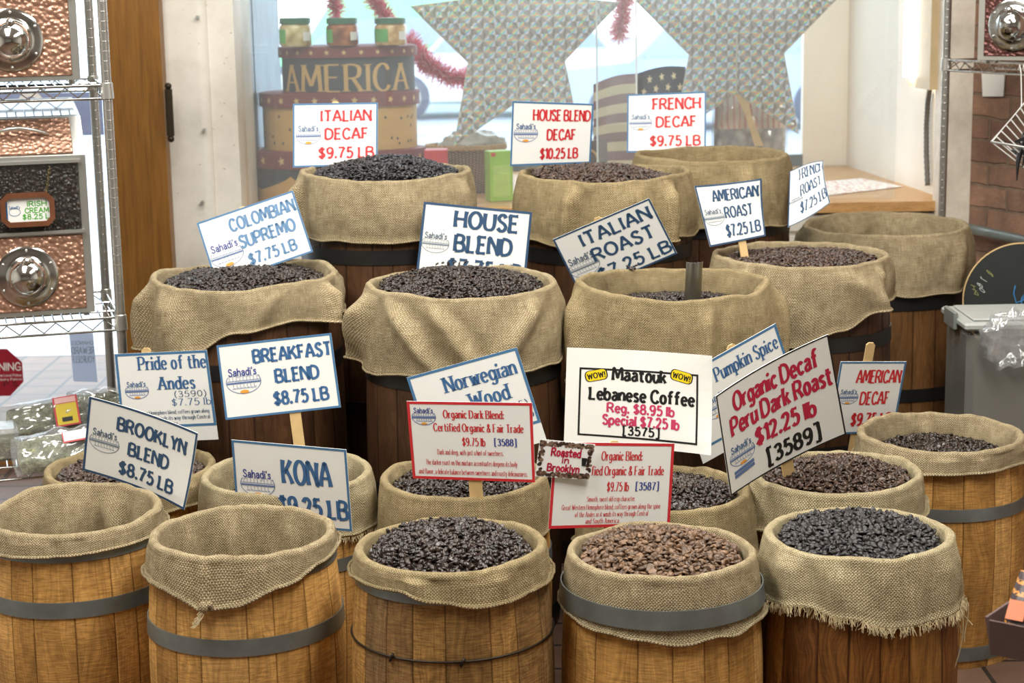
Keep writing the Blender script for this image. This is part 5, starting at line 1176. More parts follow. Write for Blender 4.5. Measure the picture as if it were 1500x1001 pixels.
# clear bag with striped header, wooden spatula
p = at(1098, 210, 6.75); z1 = at(1098, 128, 6.75).z
r = thing('treat_bag', 'clear bag with a red striped top under the right star decoration', 'bag', (p.x, 6.75, LZ))
def pillow(c, w, h, d, nu=18, nv=18, seed=0, cr=.01):
    b = MB(); K = (nu+1)*(nv+1)
    for s in (-1, 1):
        for j in range(nv+1):
            for i in range(nu+1):
                u, v = i/nu*2-1, j/nv*2-1; t = (1-u**4)*(1-v**4); e = mnoise.noise((u*3, v*3, seed+s))
                b.v.append((c[0]+w*u*(1-.06*abs(v)**2), c[1]+s*(d*t**.6+cr*e*t), c[2]+h*v*(1-.05*u*u)+cr*.4*e))
    for s in (0, 1):
        for j in range(nv):
            for i in range(nu): q = s*K+j*(nu+1)+i; f = (q, q+1, q+nu+2, q+nu+1); b.f.append(f if s == 0 else f[::-1]); b.m.append(0)
    return b
hz = (z1-LZ)/2; wv = 56*6.75/FPX
def treat():
    t = NT('treat_bag_print'); co = t.coord('Object'); sep = t.n('ShaderNodeSeparateXYZ'); t.l(co, sep.inputs[0])
    st = t.math('SINE', t.math('MULTIPLY_ADD', sep.outputs[0], 300.0, t.math('MULTIPLY', t.noise(co, 20, 2), 4.0)))
    top = t.ramp(st, [(.4, srgb(240, 206, 170)), (.6, srgb(220, 110, 90))]); vo = t.n('ShaderNodeTexVoronoi'); vo.inputs['Scale'].default_value = 26; t.l(co, vo.inputs['Vector'])
    bot = t.ramp(vo.outputs[0], [(.1, srgb(196, 182, 170)), (.5, srgb(128, 106, 92)), (.9, srgb(78, 60, 50))])
    gt = t.math('GREATER_THAN', sep.outputs[2], (z1-LZ)*.62); t.col(t.mix('MIX', gt, bot, top)); t.set(.2, 0, .5); return t.mat
link('bag_contents', pillow((p.x, 6.75, LZ+hz), wv*.93, hz*.97, .05, seed=2), treat(), r, smooth=True)
link('clear_wrapper', pillow((p.x, 6.75, LZ+hz+.004), wv, hz*1.0, .06, seed=5, cr=.02), M_FILM, r, smooth=True)
q0, q1 = at(1112, 214, 6.62), at(1082, 128, 6.60)
b = MB(); ax = (q1-q0); ln = ax.length; ax.normalize(); sd = Vector((1, 0, 0)); 
vs = []
for t, w in ((0, .016), (.35, .013), (.55, .010), (.62, .014), (.95, .020), (1, .014)):
    for yy in (-.004, .004): vs += [q0+ax*ln*t+sd*w+Vector((0, yy, 0)), q0+ax*ln*t-sd*w+Vector((0, yy, 0))]
fs = []
for i in range(5): a = i*4; fs += [(a, a+1, a+5, a+4), (a+2, a+6, a+7, a+3), (a, a+4, a+6, a+2), (a+1, a+3, a+7, a+5)]
fs += [(0, 2, 3, 1), (20, 21, 23, 22)]
q = MB(); q.add(vs, fs); o = link('wooden_spatula', q, M_STICK); tag(o, 'pale wooden spatula leaning on the clear striped bag', 'spatula')
# papers on the ledge
b = MB(); pts = [atz(1196, 268, LZ+.002), atz(1262, 262, LZ+.002), atz(1322, 274, LZ+.002), atz(1212, 287, LZ+.002)]
b.add(pts+[p_+Vector((0, 0, .003)) for p_ in pts], [(0, 1, 2, 3), (7, 6, 5, 4), (0, 4, 5, 1), (1, 5, 6, 2), (2, 6, 7, 3), (3, 7, 4, 0)])
t = NT('faint_printed_paper'); co = t.coord(); t.col(t.ramp(t.noise(t.vscale(co, (30, 6, 1)), 4, 3), [(.52, srgb(240, 236, 230)), (.62, srgb(226, 176, 172))])); t.set(.7)
o = link('paper_sheets', b, t.mat); tag(o, 'faintly printed white papers lying on the wooden ledge', 'papers')
# ------------------------------------------------------------------ star decorations
def holo():
    t = NT('holographic_film'); uv = t.coord('UV'); sep = t.n('ShaderNodeSeparateXYZ'); t.l(uv, sep.inputs[0])
    u, v = sep.outputs[0], sep.outputs[1]
    a, c = u, v
    fa, fc = t.math('SUBTRACT', t.math('FRACT', a), .5), t.math('SUBTRACT', t.math('FRACT', c), .5)
    ang = t.math('ARCTAN2', fc, fa)
    cv = t.n('ShaderNodeCombineXYZ'); t.l(t.math('FLOOR', a), cv.inputs[0]); t.l(t.math('FLOOR', c), cv.inputs[1]); wn = t.n('ShaderNodeTexWhiteNoise', noise_dimensions='2D'); t.l(cv.outputs[0], wn.inputs['Vector'])
    ph = t.math('FRACT', t.math('MULTIPLY_ADD', ang, 2/(2*math.pi)*1.0, t.math('MULTIPLY', wn.outputs[0], .35)))
    g = (.34, .31, .27, 1); g2 = (.62, .59, .53, 1)
    colr = t.ramp(ph, [(0, g), (.14, g2), (.20, (.95, .30, .22, 1)), (.28, (1, .80, .36, 1)), (.36, (.30, .95, .50, 1)), (.44, (.30, .42, 1, 1)), (.52, (1, 1, 1, 1)), (.60, g2), (.74, (.20, .17, .15, 1)), (.9, (.46, .41, .36, 1)), (1, g)])
    t.col(colr); t.set(.28, .1)
    tr = t.n('ShaderNodeBsdfTransparent'); tr.inputs[0].default_value = (.92, .93, .95, 1); mx = t.n('ShaderNodeMixShader'); mx.inputs[0].default_value = .80
    t.l(tr.outputs[0], mx.inputs[1]); t.l(t.b.outputs[0], mx.inputs[2]); t.l(mx.outputs[0], t.out.inputs[0]); return t.mat
M_HOLO = holo(); M_EDGE = plain('pale_plastic_edge', srgb(206, 204, 190), .35); M_DOT = plain('white_bulb', srgb(245, 245, 240), .2)
def star(label, cx, cy, Rx, Y, rz, tile=.042):
    c = at(cx, cy, Y); Rm = Rx*Y/FPX; ry = 1.14
    r = thing('star_decoration', label, 'decoration', (c.x, c.y, c.z), rz, 'holographic stars in the window')
    pts = [((Rm if i % 2 == 0 else Rm*.46)*math.sin(math.pi*i/5), (Rm if i % 2 == 0 else Rm*.46)*math.cos(math.pi*i/5)*ry) for i in range(10)]
    b = MB(); uv = []
    for s in (-1, 1):
        b.v.append((0, s*.014, 0)); uv.append((0.3, .2))
        for x, z in pts: b.v.append((x, s*.004, z)); uv.append((x/tile+.3, z/tile+.2))
    for i in range(10):
        j = (i+1) % 10; b.f.append((0, 1+i, 1+j)); b.f.append((11, 12+j, 12+i)); b.m += [0, 0]
    link('film_face', b, M_HOLO, r, uv=uv, world=False)
    b = MB(); b.tube([(x, 0, z) for x, z in pts], .0042, 6, closed=True); b.tube([(0, -.016, 0), (pts[5][0], -.006, pts[5][1])], .003, 6); link('edge_wire', b, M_EDGE, r, world=False)
    b = MB()
    for i in range(5):
        a = 2*math.pi*i/5
        for s, o in ((.42, 0), (.72, .0), (.90, 0)):
            b.ball((Rm*s*math.sin(a), -.016*(1-s)-.006, Rm*s*math.cos(a)*ry), .0068, n=8)
    link('bulbs', b, M_DOT, r, smooth=True, world=False)
    b = MB(); b.tube([(0, 0, Rm*ry), (0, 0, Rm*ry+.35)], .0015, 5); link('hanging_cord', b, M_EDGE, r, world=False)
star('large holographic star hanging above the HOUSE BLEND DECAF card', 756, 64, 158, 6.58, .04)
star('large holographic star hanging beside the cream wall', 1079, 53, 154, 6.60, -.05)
# tinsel
def foil(name, c):
    t = NT(name); t.col(c); t.set(.3, .1); tr = t.n('ShaderNodeBsdfTranslucent'); tr.inputs[0].default_value = c; mx = t.n('ShaderNodeMixShader'); mx.inputs[0].default_value = .5
    t.l(t.b.outputs[0], mx.inputs[1]); t.l(tr.outputs[0], mx.inputs[2]); t.l(mx.outputs[0], t.out.inputs[0]); return t.mat
def tinsel(label, path, r0, dens, seed):
    rs = random.Random(seed); P = [at(*p) for p in path]; b = MB(); L = [0]
    for i in range(1, len(P)): L.append(L[-1]+(P[i]-P[i-1]).length)
    n = int(L[-1]*dens)
    for i in range(n):
        s = rs.random()*L[-1]; k = max(j for j in range(len(L)-1) if L[j] <= s); c = P[k].lerp(P[k+1], (s-L[k])/max(L[k+1]-L[k], 1e-6))
        d = Vector((rs.gauss(0, 1), rs.gauss(0, 1), rs.gauss(0, 1))).normalized(); w = d.orthogonal().normalized()*.0022; q = c+d*r0*rs.uniform(.6, 1.1)
        b.add([c-w, c+w, q+w*.6, q-w*.6], [(0, 1, 2, 3)], rs.choice((0, 0, 1, 2)))
    b.tube(P, .003, 5)
    t1, t2, t3 = [foil('tinsel_%s' % nm, c) for nm, c in (('rose', srgb(236, 104, 136)), ('red', srgb(206, 56, 88)), ('pink', srgb(250, 196, 206)))]
    o = link('tinsel_garland', b, [t1, t2, t3]); tag(o, label, 'garland', 'red tinsel in the window'); return o
tinsel('red tinsel garland draped from the AMERICA box toward the star', [(596, 58, 7.2), (622, 92, 7.1), (655, 112, 7.1), (690, 118, 7.1)], .055, 5000, 1)
tinsel('short red tinsel hanging behind the jars, nearest the window frame', [(488, -30, 7.2), (490, 2, 7.2), (494, 22, 7.2)], .045, 5000, 2)
tinsel('red tinsel hanging behind the rightmost jar', [(540, -20, 7.2), (552, 6, 7.2), (572, 34, 7.2)], .05, 5000, 3)
tinsel('red tinsel hanging between the two star decorations', [(920, -25, 7.2), (912, 20, 7.2), (906, 54, 7.2)], .05, 5000, 4)
# ------------------------------------------------------------------ lamp and conduit on the cream wall
wallp = lambda px, py, off=0.0: None
Wd = Vector((RX+.06-CXx, 6.33-(BY-.02), 0)).normalized(); Wn = Vector((Wd.y, -Wd.x, 0)) if Vector((Wd.y, -Wd.x, 0)).x < 0 else Vector((-Wd.y, Wd.x, 0))
W0 = Vector((CXx, BY-.02, 0))
def onwall(px, py, off):
    d = ray(px, py); o = W0+Wn*off; den = d.dot(Wn); return CAM+d*((o-CAM).dot(Wn)/den)
r = thing('wall_light', 'glowing fluorescent wall light with a tan side cover on the cream wall', 'lamp', onwall(1350, 110, .04))
t = NT('fluorescent_diffuser'); t.b.inputs['Emission Color'].default_value = (1, .97, .92, 1); t.b.inputs['Emission Strength'].default_value = 9.0; t.col((1, 1, 1, 1))
a, c = onwall(1334, 112, .05), onwall(1362, 112, .05); 
b = MB(); mid = (a+c)/2; hw = (c-a).length/2
b.tube([mid+Vector((0, 0, -.0)), mid+Vector((0, 0, .7))], hw*.55, 20); link('tube_diffuser', b, t.mat, r, angle=40)
a2, c2 = onwall(1360, 128, .03), onwall(1382, 128, .03); b = MB(); ex = (c2-a2); 
vs = []
for z in (a2.z, a2.z+.78):
    for p_ in (a2+Wn*.05, c2+Wn*.05, c2-Wn*.028, a2-Wn*.028): vs.append((p_.x, p_.y, z))
b.add(vs, [(0, 3, 2, 1), (4, 5, 6, 7), (0, 1, 5, 4), (1, 2, 6, 5), (2, 3, 7, 6), (3, 0, 4, 7)]); link('side_cover', b, plain('tan_metal_cover', srgb(206, 184, 144), .5), r)
s0 = onwall(1343, 122, .05); b = MB(); b.tube([s0+Vector((0, 0, -.01)), s0+Vector((0, 0, .015))], .03, 14); s1 = onwall(1354, 118, .05); b.tube([s1+Vector((0, 0, -.012)), s1+Vector((0, 0, .03))], .018, 12); link('end_cap', b, M_CRM, r, angle=40)
b = MB(); pth = [onwall(px, py, .014) for px, py in ((1362, 130), (1359, 150), (1357, 185), (1357, 225), (1359, 276))]
fine = []
for i in range(len(pth)-1):
    for k in range(12): fine.append(pth[i].lerp(pth[i+1], k/12))
b.tube(fine, [.0105 if i % 2 else .0085 for i in range(len(fine))], 10); o = link('flexible_conduit', b, plain('grey_ribbed_conduit', srgb(112, 108, 102), .5, .4), smooth=True); tag(o, 'grey ribbed conduit running down from the wall light', 'conduit')
# ------------------------------------------------------------------ wire racks and bulk dispensers
def zig(b, p0, p1, z0, z1, n, r):
    b.tube([p0.lerp(p1, i/(2*n))+Vector((0, 0, z1-.004 if i % 2 else z0+.004)) for i in range(2*n+1)], r, 6)
def rack(label, P, rz, w, dep, levels, posts, sgn=-1, top=2.4):
    """P: foot of the corner post; shelves run to local x = sgn*w and back to local y = dep"""
    r = thing('wire_rack', label, 'rack', (P.x, P.y, 0), rz)
    for px, py in posts:
        b = MB(); prof = [(.0127, 0)]
        for k in range(int(top/.0254*.95)): z = .06+k*.0254; prof += [(.0127, z-.0030), (.0127, z-.0006), (.0129, z), (.0127, z+.0006), (.0127, z+.0030)]
        prof.append((.0127, top)); b.lathe(prof, 14, (px, py, 0), cap1=True)
        q = link('post', b, M_POST, r, world=False, angle=30)
        for zt in levels:
            b = MB(); b.lathe([(.0135, zt-.036), (.0175, zt-.034), (.0155, zt+.006), (.0135, zt+.008)], 14, (px, py, 0)); link('shelf_collar', b, M_STEEL, q, world=False, angle=40)
    for zt in levels:
        b = MB(); x1 = sgn*w
        for y in (0, dep):
            for z in (zt, zt-.034): b.tube([(0, y, z), (x1, y, z)], .0035, 8)
            zig(b, Vector((sgn*.012, y, 0)), Vector((x1, y, 0)), zt-.034, zt, int(w/.062), .0022)
        for x in (0, x1):
            for z in (zt, zt-.034): b.tube([(x, 0, z), (x, dep, z)], .0035, 8)
            zig(b, Vector((x, .01, 0)), Vector((x, dep, 0)), zt-.034, zt, int(dep/.07), .0022)
        n = int(w/.024)
        for i in range(1, n): b.tube([(x1*i/n, 0, zt-.003), (x1*i/n, dep, zt-.003)], .0019, 5)
        for y in (dep*.33, dep*.66): b.tube([(0, y, zt-.008), (x1, y, zt-.008)], .003, 6)
        link('shelf', b, M_CHROME, r, world=False, angle=50)
    return r
PL = at(157, 137, 4.75); RZ = math.radians(17)
ZT, ZM, ZL = at(140, 126, 4.73).z, at(160, 467, 4.73).z, at(60, 690, 4.62).z
rack('chrome wire rack with bulk dispensers by the oak door', PL, RZ, .95, .46, (ZL, ZM, ZT, ZT+.62), ((0, 0), (0, .46), (-.95, 0), (-.95, .46)))
def dispenser(label, loc, rz, panel, dep=.40, hw=.168, beans_w=True):
    r = thing('bulk_dispenser', label, 'dispenser', loc, rz, 'bulk bin dispensers')
    b = MB(); M = Matrix(((0, 1, 0, 0), (1, 0, 0, 0), (0, 0, 1, 0), (0, 0, 0, 1)))
    b.prism([(0, .012), (0, .43), (.10, .525), (dep, .56), (dep, .012)], -hw, hw, M=M); b.f = [tuple(reversed(f)) for f in b.f]
    for sx in (-hw+.02, hw-.02):
        for sy in (.03, dep-.03): b.tube([(sx, sy, .0), (sx, sy, .012)], .008, 8)
    link('bin_body', b, M_STEEL, r, world=False)
    b = MB(); b.box((-hw+.02, -.004, .024), (hw-.02, 0, .222), ch=.002); pn = link('front_panel', b, panel, r, world=False)
    b = MB(); F = Matrix.Translation((0, -.004, .118)) @ Matrix.Rotation(math.pi/2, 4, 'X')
    b.lathe([(.001, .004), (.080, .0), (.080, .006), (.072, .010), (.060, .008), (.052, .012), (.050, .024), (.047, .034), (.040, .046), (.028, .056), (.012, .062), (.001, .063)], 40, M=F)
    kb = link('dispensing_knob', b, M_CHROME, r, world=False, angle=50)
    b = MB()
    for k in range(6): b.ball((.070*math.cos(.5+k*math.pi/3), -.014, .118+.070*math.sin(.5+k*math.pi/3)), .0045, n=8)
    link('bolts', b, M_STEEL, kb, world=False, smooth=True)
    b = MB(); b.ball((0, -.046, .118+.045), .012, n=12); link('knob_button', b, M_CHROME, kb, world=False, smooth=True)
    if beans_w:
        rs = np.random.RandomState(8); g = np.arange(-hw+.026, hw-.026, .0088); gz = np.arange(.242, .408, .0075); X, Z = np.meshgrid(g, gz)
        pts = np.stack([X.ravel()+rs.normal(0, .002, X.size), rs.normal(0, .0008, X.size), Z.ravel()+rs.normal(0, .002, X.size)], 1)
        pts2 = pts[:, [0, 2, 1]]; V, Fq = bean_cloud('w', pts2, 'dark', 12, .0066, .35); V = V[:, [0, 2, 1]]; V[:, 1] -= .003; Fq = Fq[:, ::-1]
        me = np_mesh('beans_in_window', V, Fq, M_BEAN['dark']); o = bpy.data.objects.new('beans_in_window', me); COL.objects.link(o); o.parent = r; o['kind'] = 'stuff'
        b = MB(); b.box((-hw+.02, -.0015, .236), (hw-.02, -.0005, .412)); link('window_backing', b, M_DARKGREY, r, world=False)
        b = MB(); b.box((-hw+.02, -.0145, .236), (hw-.02, -.0135, .412)); link('window_pane', b, M_GLASS, r, world=False)
        for nm, lo, hi in (('window_trim', (-hw+.014, -.016, .228), (hw-.014, 0, .236)), ('window_trim', (-hw+.014, -.016, .412), (hw-.014, 0, .420))):
            b = MB(); b.box(lo, hi); link(nm, b, M_STEEL, r, world=False)
    else:
        pass
    sl = math.atan2(.095, .10); L = Matrix.Translation((0, .0, .43)) @ Matrix.Rotation(sl, 4, 'X')
    b = MB(); b.box((-hw+.02, .006, .0005), (hw-.03, .128, .006), M=L, ch=.002); ld = link('lid', b, panel, r, world=False)
    b = MB(); b.tube([L @ Vector((-.08+.16*k/14, .07+.0*k, .008+.026*math.sin(math.pi*k/14))) for k in range(15)], [.0035+.002*math.sin(math.pi*k/14) for k in range(15)], 8); link('lid_handle', b, M_STEEL, ld, world=False, smooth=True)
    b = MB(); b.add([(-hw+.01, .115, .5268+.001), (hw-.01, .115, .5268+.001), (hw-.01, dep-.02, .5585), (-hw+.01, dep-.02, .5585)], [(0, 1, 2, 3)]); link('top_glass', b, plain('dark_reflection_glass', srgb(30, 38, 50), .08), r, world=False)  # top glass strip coloured dark in place of a reflection
    return r
Rm = Matrix.Rotation(RZ, 4, 'Z'); off = lambda x, y, z: Vector((PL.x, PL.y, 0)) + (Rm @ Vector((x, y, 0))) + Vector((0, 0, z))
d1 = dispenser('copper fronted bulk bin with the IRISH CREAM frame, on the middle shelf', off(-.232, .02, ZM+.004), RZ, M_COPPER)
dup(d1, off(-.232, .02, ZT+.004), RZ, 'copper fronted bulk bin on the top shelf, only its round knob and panel in view')
# framed IRISH CREAM sign hung from a chain
Dm = d1.matrix_basis
r = thing('framed_sign', 'octagonal copper frame reading IRISH CREAM $8.25, hung on a chain', 'sign', Dm @ Vector((-.045, -.03, .25)), RZ)
cx_ = .012; zc = .296; w2, h2, ct = .068, .044, .018
oc = lambda w, h, c: [(-w+c, -h), (w-c, -h), (w, -h+c), (w, h-c), (w-c, h), (-w+c, h), (-w, h-c), (-w, -h+c)]
b = MB(); o1, o2 = oc(w2, h2, ct), oc(w2-.013, h2-.013, ct*.55); vs = []
for y in (-.034, -.020): vs += [Dm @ Vector((cx_+x, y, zc+z)) for x, z in o1] + [Dm @ Vector((cx_+x, y, zc+z)) for x, z in o2]
fs = []
for k in range(8):
    j = (k+1) % 8; fs += [(k, j, 8+j, 8+k), (16+j, 16+k, 24+k, 24+j), (j, k, 16+k, 16+j), (8+k, 8+j, 24+j, 24+k)]
b.add(vs, fs); link('frame', b, M_FRAMECU, r)
b = MB(); b.add([Dm @ Vector((cx_+x, -.024, zc+z)) for x, z in o2], [tuple(range(8))]); link('card_panel', b, M_CARD, r)
Fd = lambda u, v: Dm @ Vector((cx_-w2+.013+(2*w2-.026)*u, -.0246, zc+h2-.013-(2*h2-.026)*v))
b = MB(); W_, H_ = 2*w2-.026, 2*h2-.026
text2d(b, 'IRISH', 'sans', .50, .93, .36, .20, W_, H_, 0, Fd, thick=.2); text2d(b, 'CREAM', 'sans', .44, .98, .64, .20, W_, H_, 0, Fd, thick=.2); text2d(b, '$8.25 L', 'sans', .38, .98, .90, .20, W_, H_, 0, Fd, thick=.2); link('title_lettering', b, M_GREEN, r)
b = MB(); text2d(b, "Sahadi's", 'sans', .07, .32, .45, .12, W_, H_, 0, Fd); b.tube([Fd(.20+.13*math.cos(a*.314), .58+.16*math.sin(a*.314)) for a in range(20)], .0006, 4, closed=True); b.add([Fd(0, 0), Fd(.04, 0), Fd(.04, 1), Fd(0, 1)], [(3, 2, 1, 0)]); link('logo', b, M_BLUE, r)
b = MB()
for k in range(9):
    c0 = Vector((cx_+.050+.012*k/8, -.026+.004*k/8, zc+h2-.002+.062*k/8)); ax = Vector((1, 0, 0)) if k % 2 else Vector((0, 1, 0))
    b.tube([Dm @ (c0+ax*.0028*math.cos(q*.785)+Vector((0, 0, .0055*math.sin(q*.785)))) for q in range(8)], .0010, 5, closed=True)
link('chain', b, metal('brass_chain', srgb(190, 176, 128), .3), r)
# herb bags and a clamshell on the lower shelf
def herb(name, c0, c1):
    t = NT(name); co = t.coord(); n1 = t.noise(co, 40, 4, .7, 1.2); n2 = t.noise(t.vscale(co, (1, 1, 3)), 110, 3)
    t.col(t.ramp(t.math('MULTIPLY_ADD', n2, .4, t.math('MULTIPLY', n1, .6)), [(.34, c0), (.5, c1), (.66, srgb(196, 194, 160))])); t.set(.7); t.bump(n1, .8, .012); return t.mat
M_HERB = herb('dried_herbs', srgb(62, 70, 50), srgb(132, 136, 100))
def herbbag(label, cpx, Y, w, h, tilt, roll_, seed, lab):
    c = at(cpx[0], cpx[1], Y); r = thing('herb_bag', label, 'bag', c, 0, 'bags of dried herbs')
    M = Matrix.Translation(c) @ Matrix.Rotation(RZ, 4, 'Z') @ Matrix.Rotation(math.radians(roll_), 4, 'Y') @ Matrix.Rotation(math.radians(-tilt), 4, 'X')
    def put(b): b.v = [tuple(M @ Vector(p)) for p in b.v]; return b
    link('dried_herbs', put(pillow((0, 0, -.004), w*.86, h*.82, .024, seed=seed, cr=.016)), M_HERB, r, smooth=True)
    link('clear_wrapper', put(pillow((0, 0, 0), w, h, .034, seed=seed+4, cr=.020)), M_FILM, r, smooth=True)
    for nm, m, x0, x1, z0, z1, yy in lab:
        b = MB(); b.box((x0, -.041-yy, z0), (x1, -.0402-yy, z1)); link(nm, put(b), m, r)
    return r
M_LYEL = plain('yellow_label', srgb(222, 196, 48), .45); M_LRED = plain('red_label', srgb(206, 60, 70), .45)
M_PINKL = plain('pale_pink_label', srgb(240, 190, 186), .5)
herbbag('clear bag of dried herbs with a yellow and red label, upper of the pair', (68, 612), 4.86, .125, .052, 22, -5, 1, (('label', M_LRED, .022, .088, -.038, .044, 0), ('label_field', M_LYEL, .027, .083, -.034, .024, .001), ('label_field', M_PINKL, .027, .083, .026, .041, .001), ('barcode', M_BLACK, .040, .068, -.026, -.014, .002)))
herbbag('clear bag of dried herbs with a white label, in front of the small keg', (80, 660), 4.66, .112, .058, 34, -6, 2, (('label', M_LRED, .025, .100, .0, .030, 0), ('label_field', M_CARD, .028, .098, .004, .030, .001)))
herbbag('clear bag of dried herbs half behind the bent $8.75 card', (150, 600), 4.98, .10, .06, 15, 0, 6, ())
c = at(4, 640, 4.70); r = thing('clamshell_box', 'clear clamshell of dark herbs at the left edge of the wire shelf', 'box', c)
b = MB(); M = Matrix.Translation(c) @ Matrix.Rotation(RZ, 4, 'Z'); b.box((-.09, -.05, -.055), (.035, .06, .0), M=M, ch=.006); link('dried_leaves', b, herb('dark_dried_leaves', srgb(40, 44, 30), srgb(84, 88, 60)), r)
b = MB(); b.box((-.095, -.056, -.058), (.040, .066, .030), M=M, ch=.010); link('clear_shell', b, M_FILM, r)
# ------------------------------------------------------------------ stickers on the door glass
def decal(name, label, cat, cpx, w, h, poly, mat, texts, mats, Y=6.246, mirror=False):
    c = at(cpx[0], cpx[1], Y); s = Y/FPX; r = thing(name, label, cat, (c.x, Y, c.z))
    b = MB(); b.add([(c.x+x*s, Y, c.z+z*s) for x, z in poly] + [(c.x+x*s, Y+.001, c.z+z*s) for x, z in poly], [tuple(range(len(poly))), tuple(range(2*len(poly)-1, len(poly)-1, -1))]); link('sticker_film', b, mat, r)
    F = lambda u, v: Vector((c.x+((1-u if mirror else u)-.5)*w*s, Y-.0008, c.z-(v-.5)*h*s))
    for tx, st, mi, u0, u1, vb, cap in texts:
        b = MB(); text2d(b, tx, st, u0, u1, vb, cap, w*s, h*s, 0, F); 
        link('lettering', b, mats[mi], r)
    return r
oct_ = [(39*math.cos(math.pi/8+k*math.pi/4), 39*math.sin(math.pi/8+k*math.pi/4)) for k in range(8)]
oct2 = [(x*1.05, z*1.05) for x, z in oct_]
r = decal('warning_sticker', 'red octagonal warning sticker on the door glass', 'sticker', (-2, 546), 76, 76, oct_, plain('red_sticker', srgb(150, 22, 44), .4), [('WARNING', 'sans', 0, .06, .94, .46, .15), ('Protected by the Local Police', 'sans', 0, .06, .94, .58, .045), ('Alarm or Robbery Patrol', 'sans', 0, .06, .94, .66, .045), ('D.V.P.S.', 'sans', 1, .2, .9, .78, .09)], [M_CARD, M_BLACK])
decal('door_poster', 'pale grey poster seen from behind with mirrored lettering on the door glass', 'poster', (122, 524), 40, 76, [(-17, -36), (19, -38), (17, 37), (-19, 37)], foil('pale_poster', srgb(206, 214, 228)), [('REWARD', 'sans', 0, .08, .92, .42, .13), ('YOURSELF', 'sans', 0, .08, .92, .60, .13), ('CHANCES', 'sans', 0, .1, .9, .24, .07)], [plain('grey_ink', srgb(128, 138, 152), .5)], mirror=True)
decal('door_decal', 'lavender strip with a white 8 on the door glass behind the dispenser', 'sticker', (55, 168), 190, 62, [(-95, -31), (95, -31), (95, 31), (-95, 31)], plain('lavender_film', srgb(150, 164, 204), .5), [('8', 'sans', 0, .36, .55, .96, .95)], [M_CARD])
# ------------------------------------------------------------------ right side: rack, dispenser, basket, pipe, board, tubs
PR = at(1386, 95, 6.02); dR = Vector((.25, -.60, 0)).normalized(); RR = math.atan2(dR.y, dR.x)
ZR = at(1386, 88, 6.02).z
rack('chrome wire rack in front of the brick wall', PR, RR, .62, .20, (ZR,), ((0, 0), (.62, 0), (.62, .2)), sgn=1, top=2.3)
dispenser('bulk bin with a maroon panel on the rack by the brick wall', Vector((1.532, 5.53, ZR+.004)), math.radians(-37), M_LEATHER, dep=.13, hw=.115)
def onbrick(px, py, off=0.0):
    d = ray(px, py); o = BRA-BRN*off; return CAM+d*((o-CAM).dot(BRN)/d.dot(BRN))
b = MB(); p0, p1 = onbrick(1412, 333, .05), onbrick(1500, 352, .05); b.tube([p0-(p1-p0)*.1, p0.lerp(p1, .5), p1, p1+(p1-p0)*1.5], .017, 14)
o = link('wall_pipe', b, M_GALV, smooth=True); tag(o, 'grey galvanised pipe running along the brick wall', 'pipe')
b = MB(); pa = onbrick(1447, 118, .004); 
b.add([pa+BRD*x+Vector((0, 0, z))-BRN*y for y in (0, .004) for x, z in ((-.03, .03), (.09, .03), (.085, -.05), (-.02, -.055))], [(3, 2, 1, 0), (4, 5, 6, 7), (0, 1, 5, 4), (1, 2, 6, 5), (2, 3, 7, 6), (3, 0, 4, 7)])
o = link('paper_tag', b, M_PAPER); tag(o, 'white paper tag hanging under the right rack shelf', 'paper')
# slanted wire basket with black strips
FL, BL_, FR_, BR_ = at(1452, 208, 5.42), at(1502, 150, 5.42), at(1560, 226, 5.05), at(1612, 166, 5.20)
q = Vector((.055, .02, -.09))
r = thing('wire_basket', 'slanted white wire basket in front of the brick wall', 'basket', FL)
b = MB(); b.tube([FL, FR_, BR_, BL_], .0036, 8, closed=True); link('basket_rim', b, M_WHITE, r, smooth=True)
b = MB(); lo = [p_+(FL+BR_-p_*2)*.16+q for p_ in (FL, FR_, BR_, BL_)]; b.tube(lo, .0026, 6, closed=True)
T4 = (FL, FR_, BR_, BL_)
for e in range(4):
    for k in range(7): t_ = k/7; b.tube([T4[e].lerp(T4[(e+1) % 4], t_), lo[e].lerp(lo[(e+1) % 4], t_)], .0019, 5)
for k in range(1, 7): b.tube([lo[0].lerp(lo[1], k/7), lo[3].lerp(lo[2], k/7)], .0019, 5)
for e in ((BL_, .0), (BL_, .12)):
    hp_ = e[0]+(FL-BL_)*e[1]; b.tube([hp_, hp_+Vector((.004, .012, .012)), Vector((hp_.x+.01, hp_.y+.05, ZR-.02)), Vector((hp_.x+.012, hp_.y+.075, ZR+.004)), Vector((hp_.x+.012, hp_.y+.09, ZR-.012))], .0015, 6)
link('basket_wires', b, M_WHITE, r)
b = MB(); rs = random.Random(6); ce = (FL+FR_+BR_+BL_)/4+q*.35; e1, e2 = (FR_-FL)*.40, (BL_-FL)*.36
for i in range(110):
    u, v = rs.uniform(-1.0, .3), rs.uniform(-1, 1); s0 = ce+e1*u+e2*v+Vector((0, 0, rs.uniform(-.02, .03))); dd = (e1.normalized()*rs.uniform(.4, 1)+e2.normalized()*rs.gauss(0, .5)).normalized()
    b.tube([s0, s0+dd*.06+Vector((0, 0, .010)), s0+dd*.13], [.005, .0065, .002], 5)
o = link('strip_bundle', b, plain('black_glossy_strips', srgb(20, 20, 22), .35)); tag(o, 'pile of black strips lying in the slanted wire basket', 'strips', None, 'stuff')
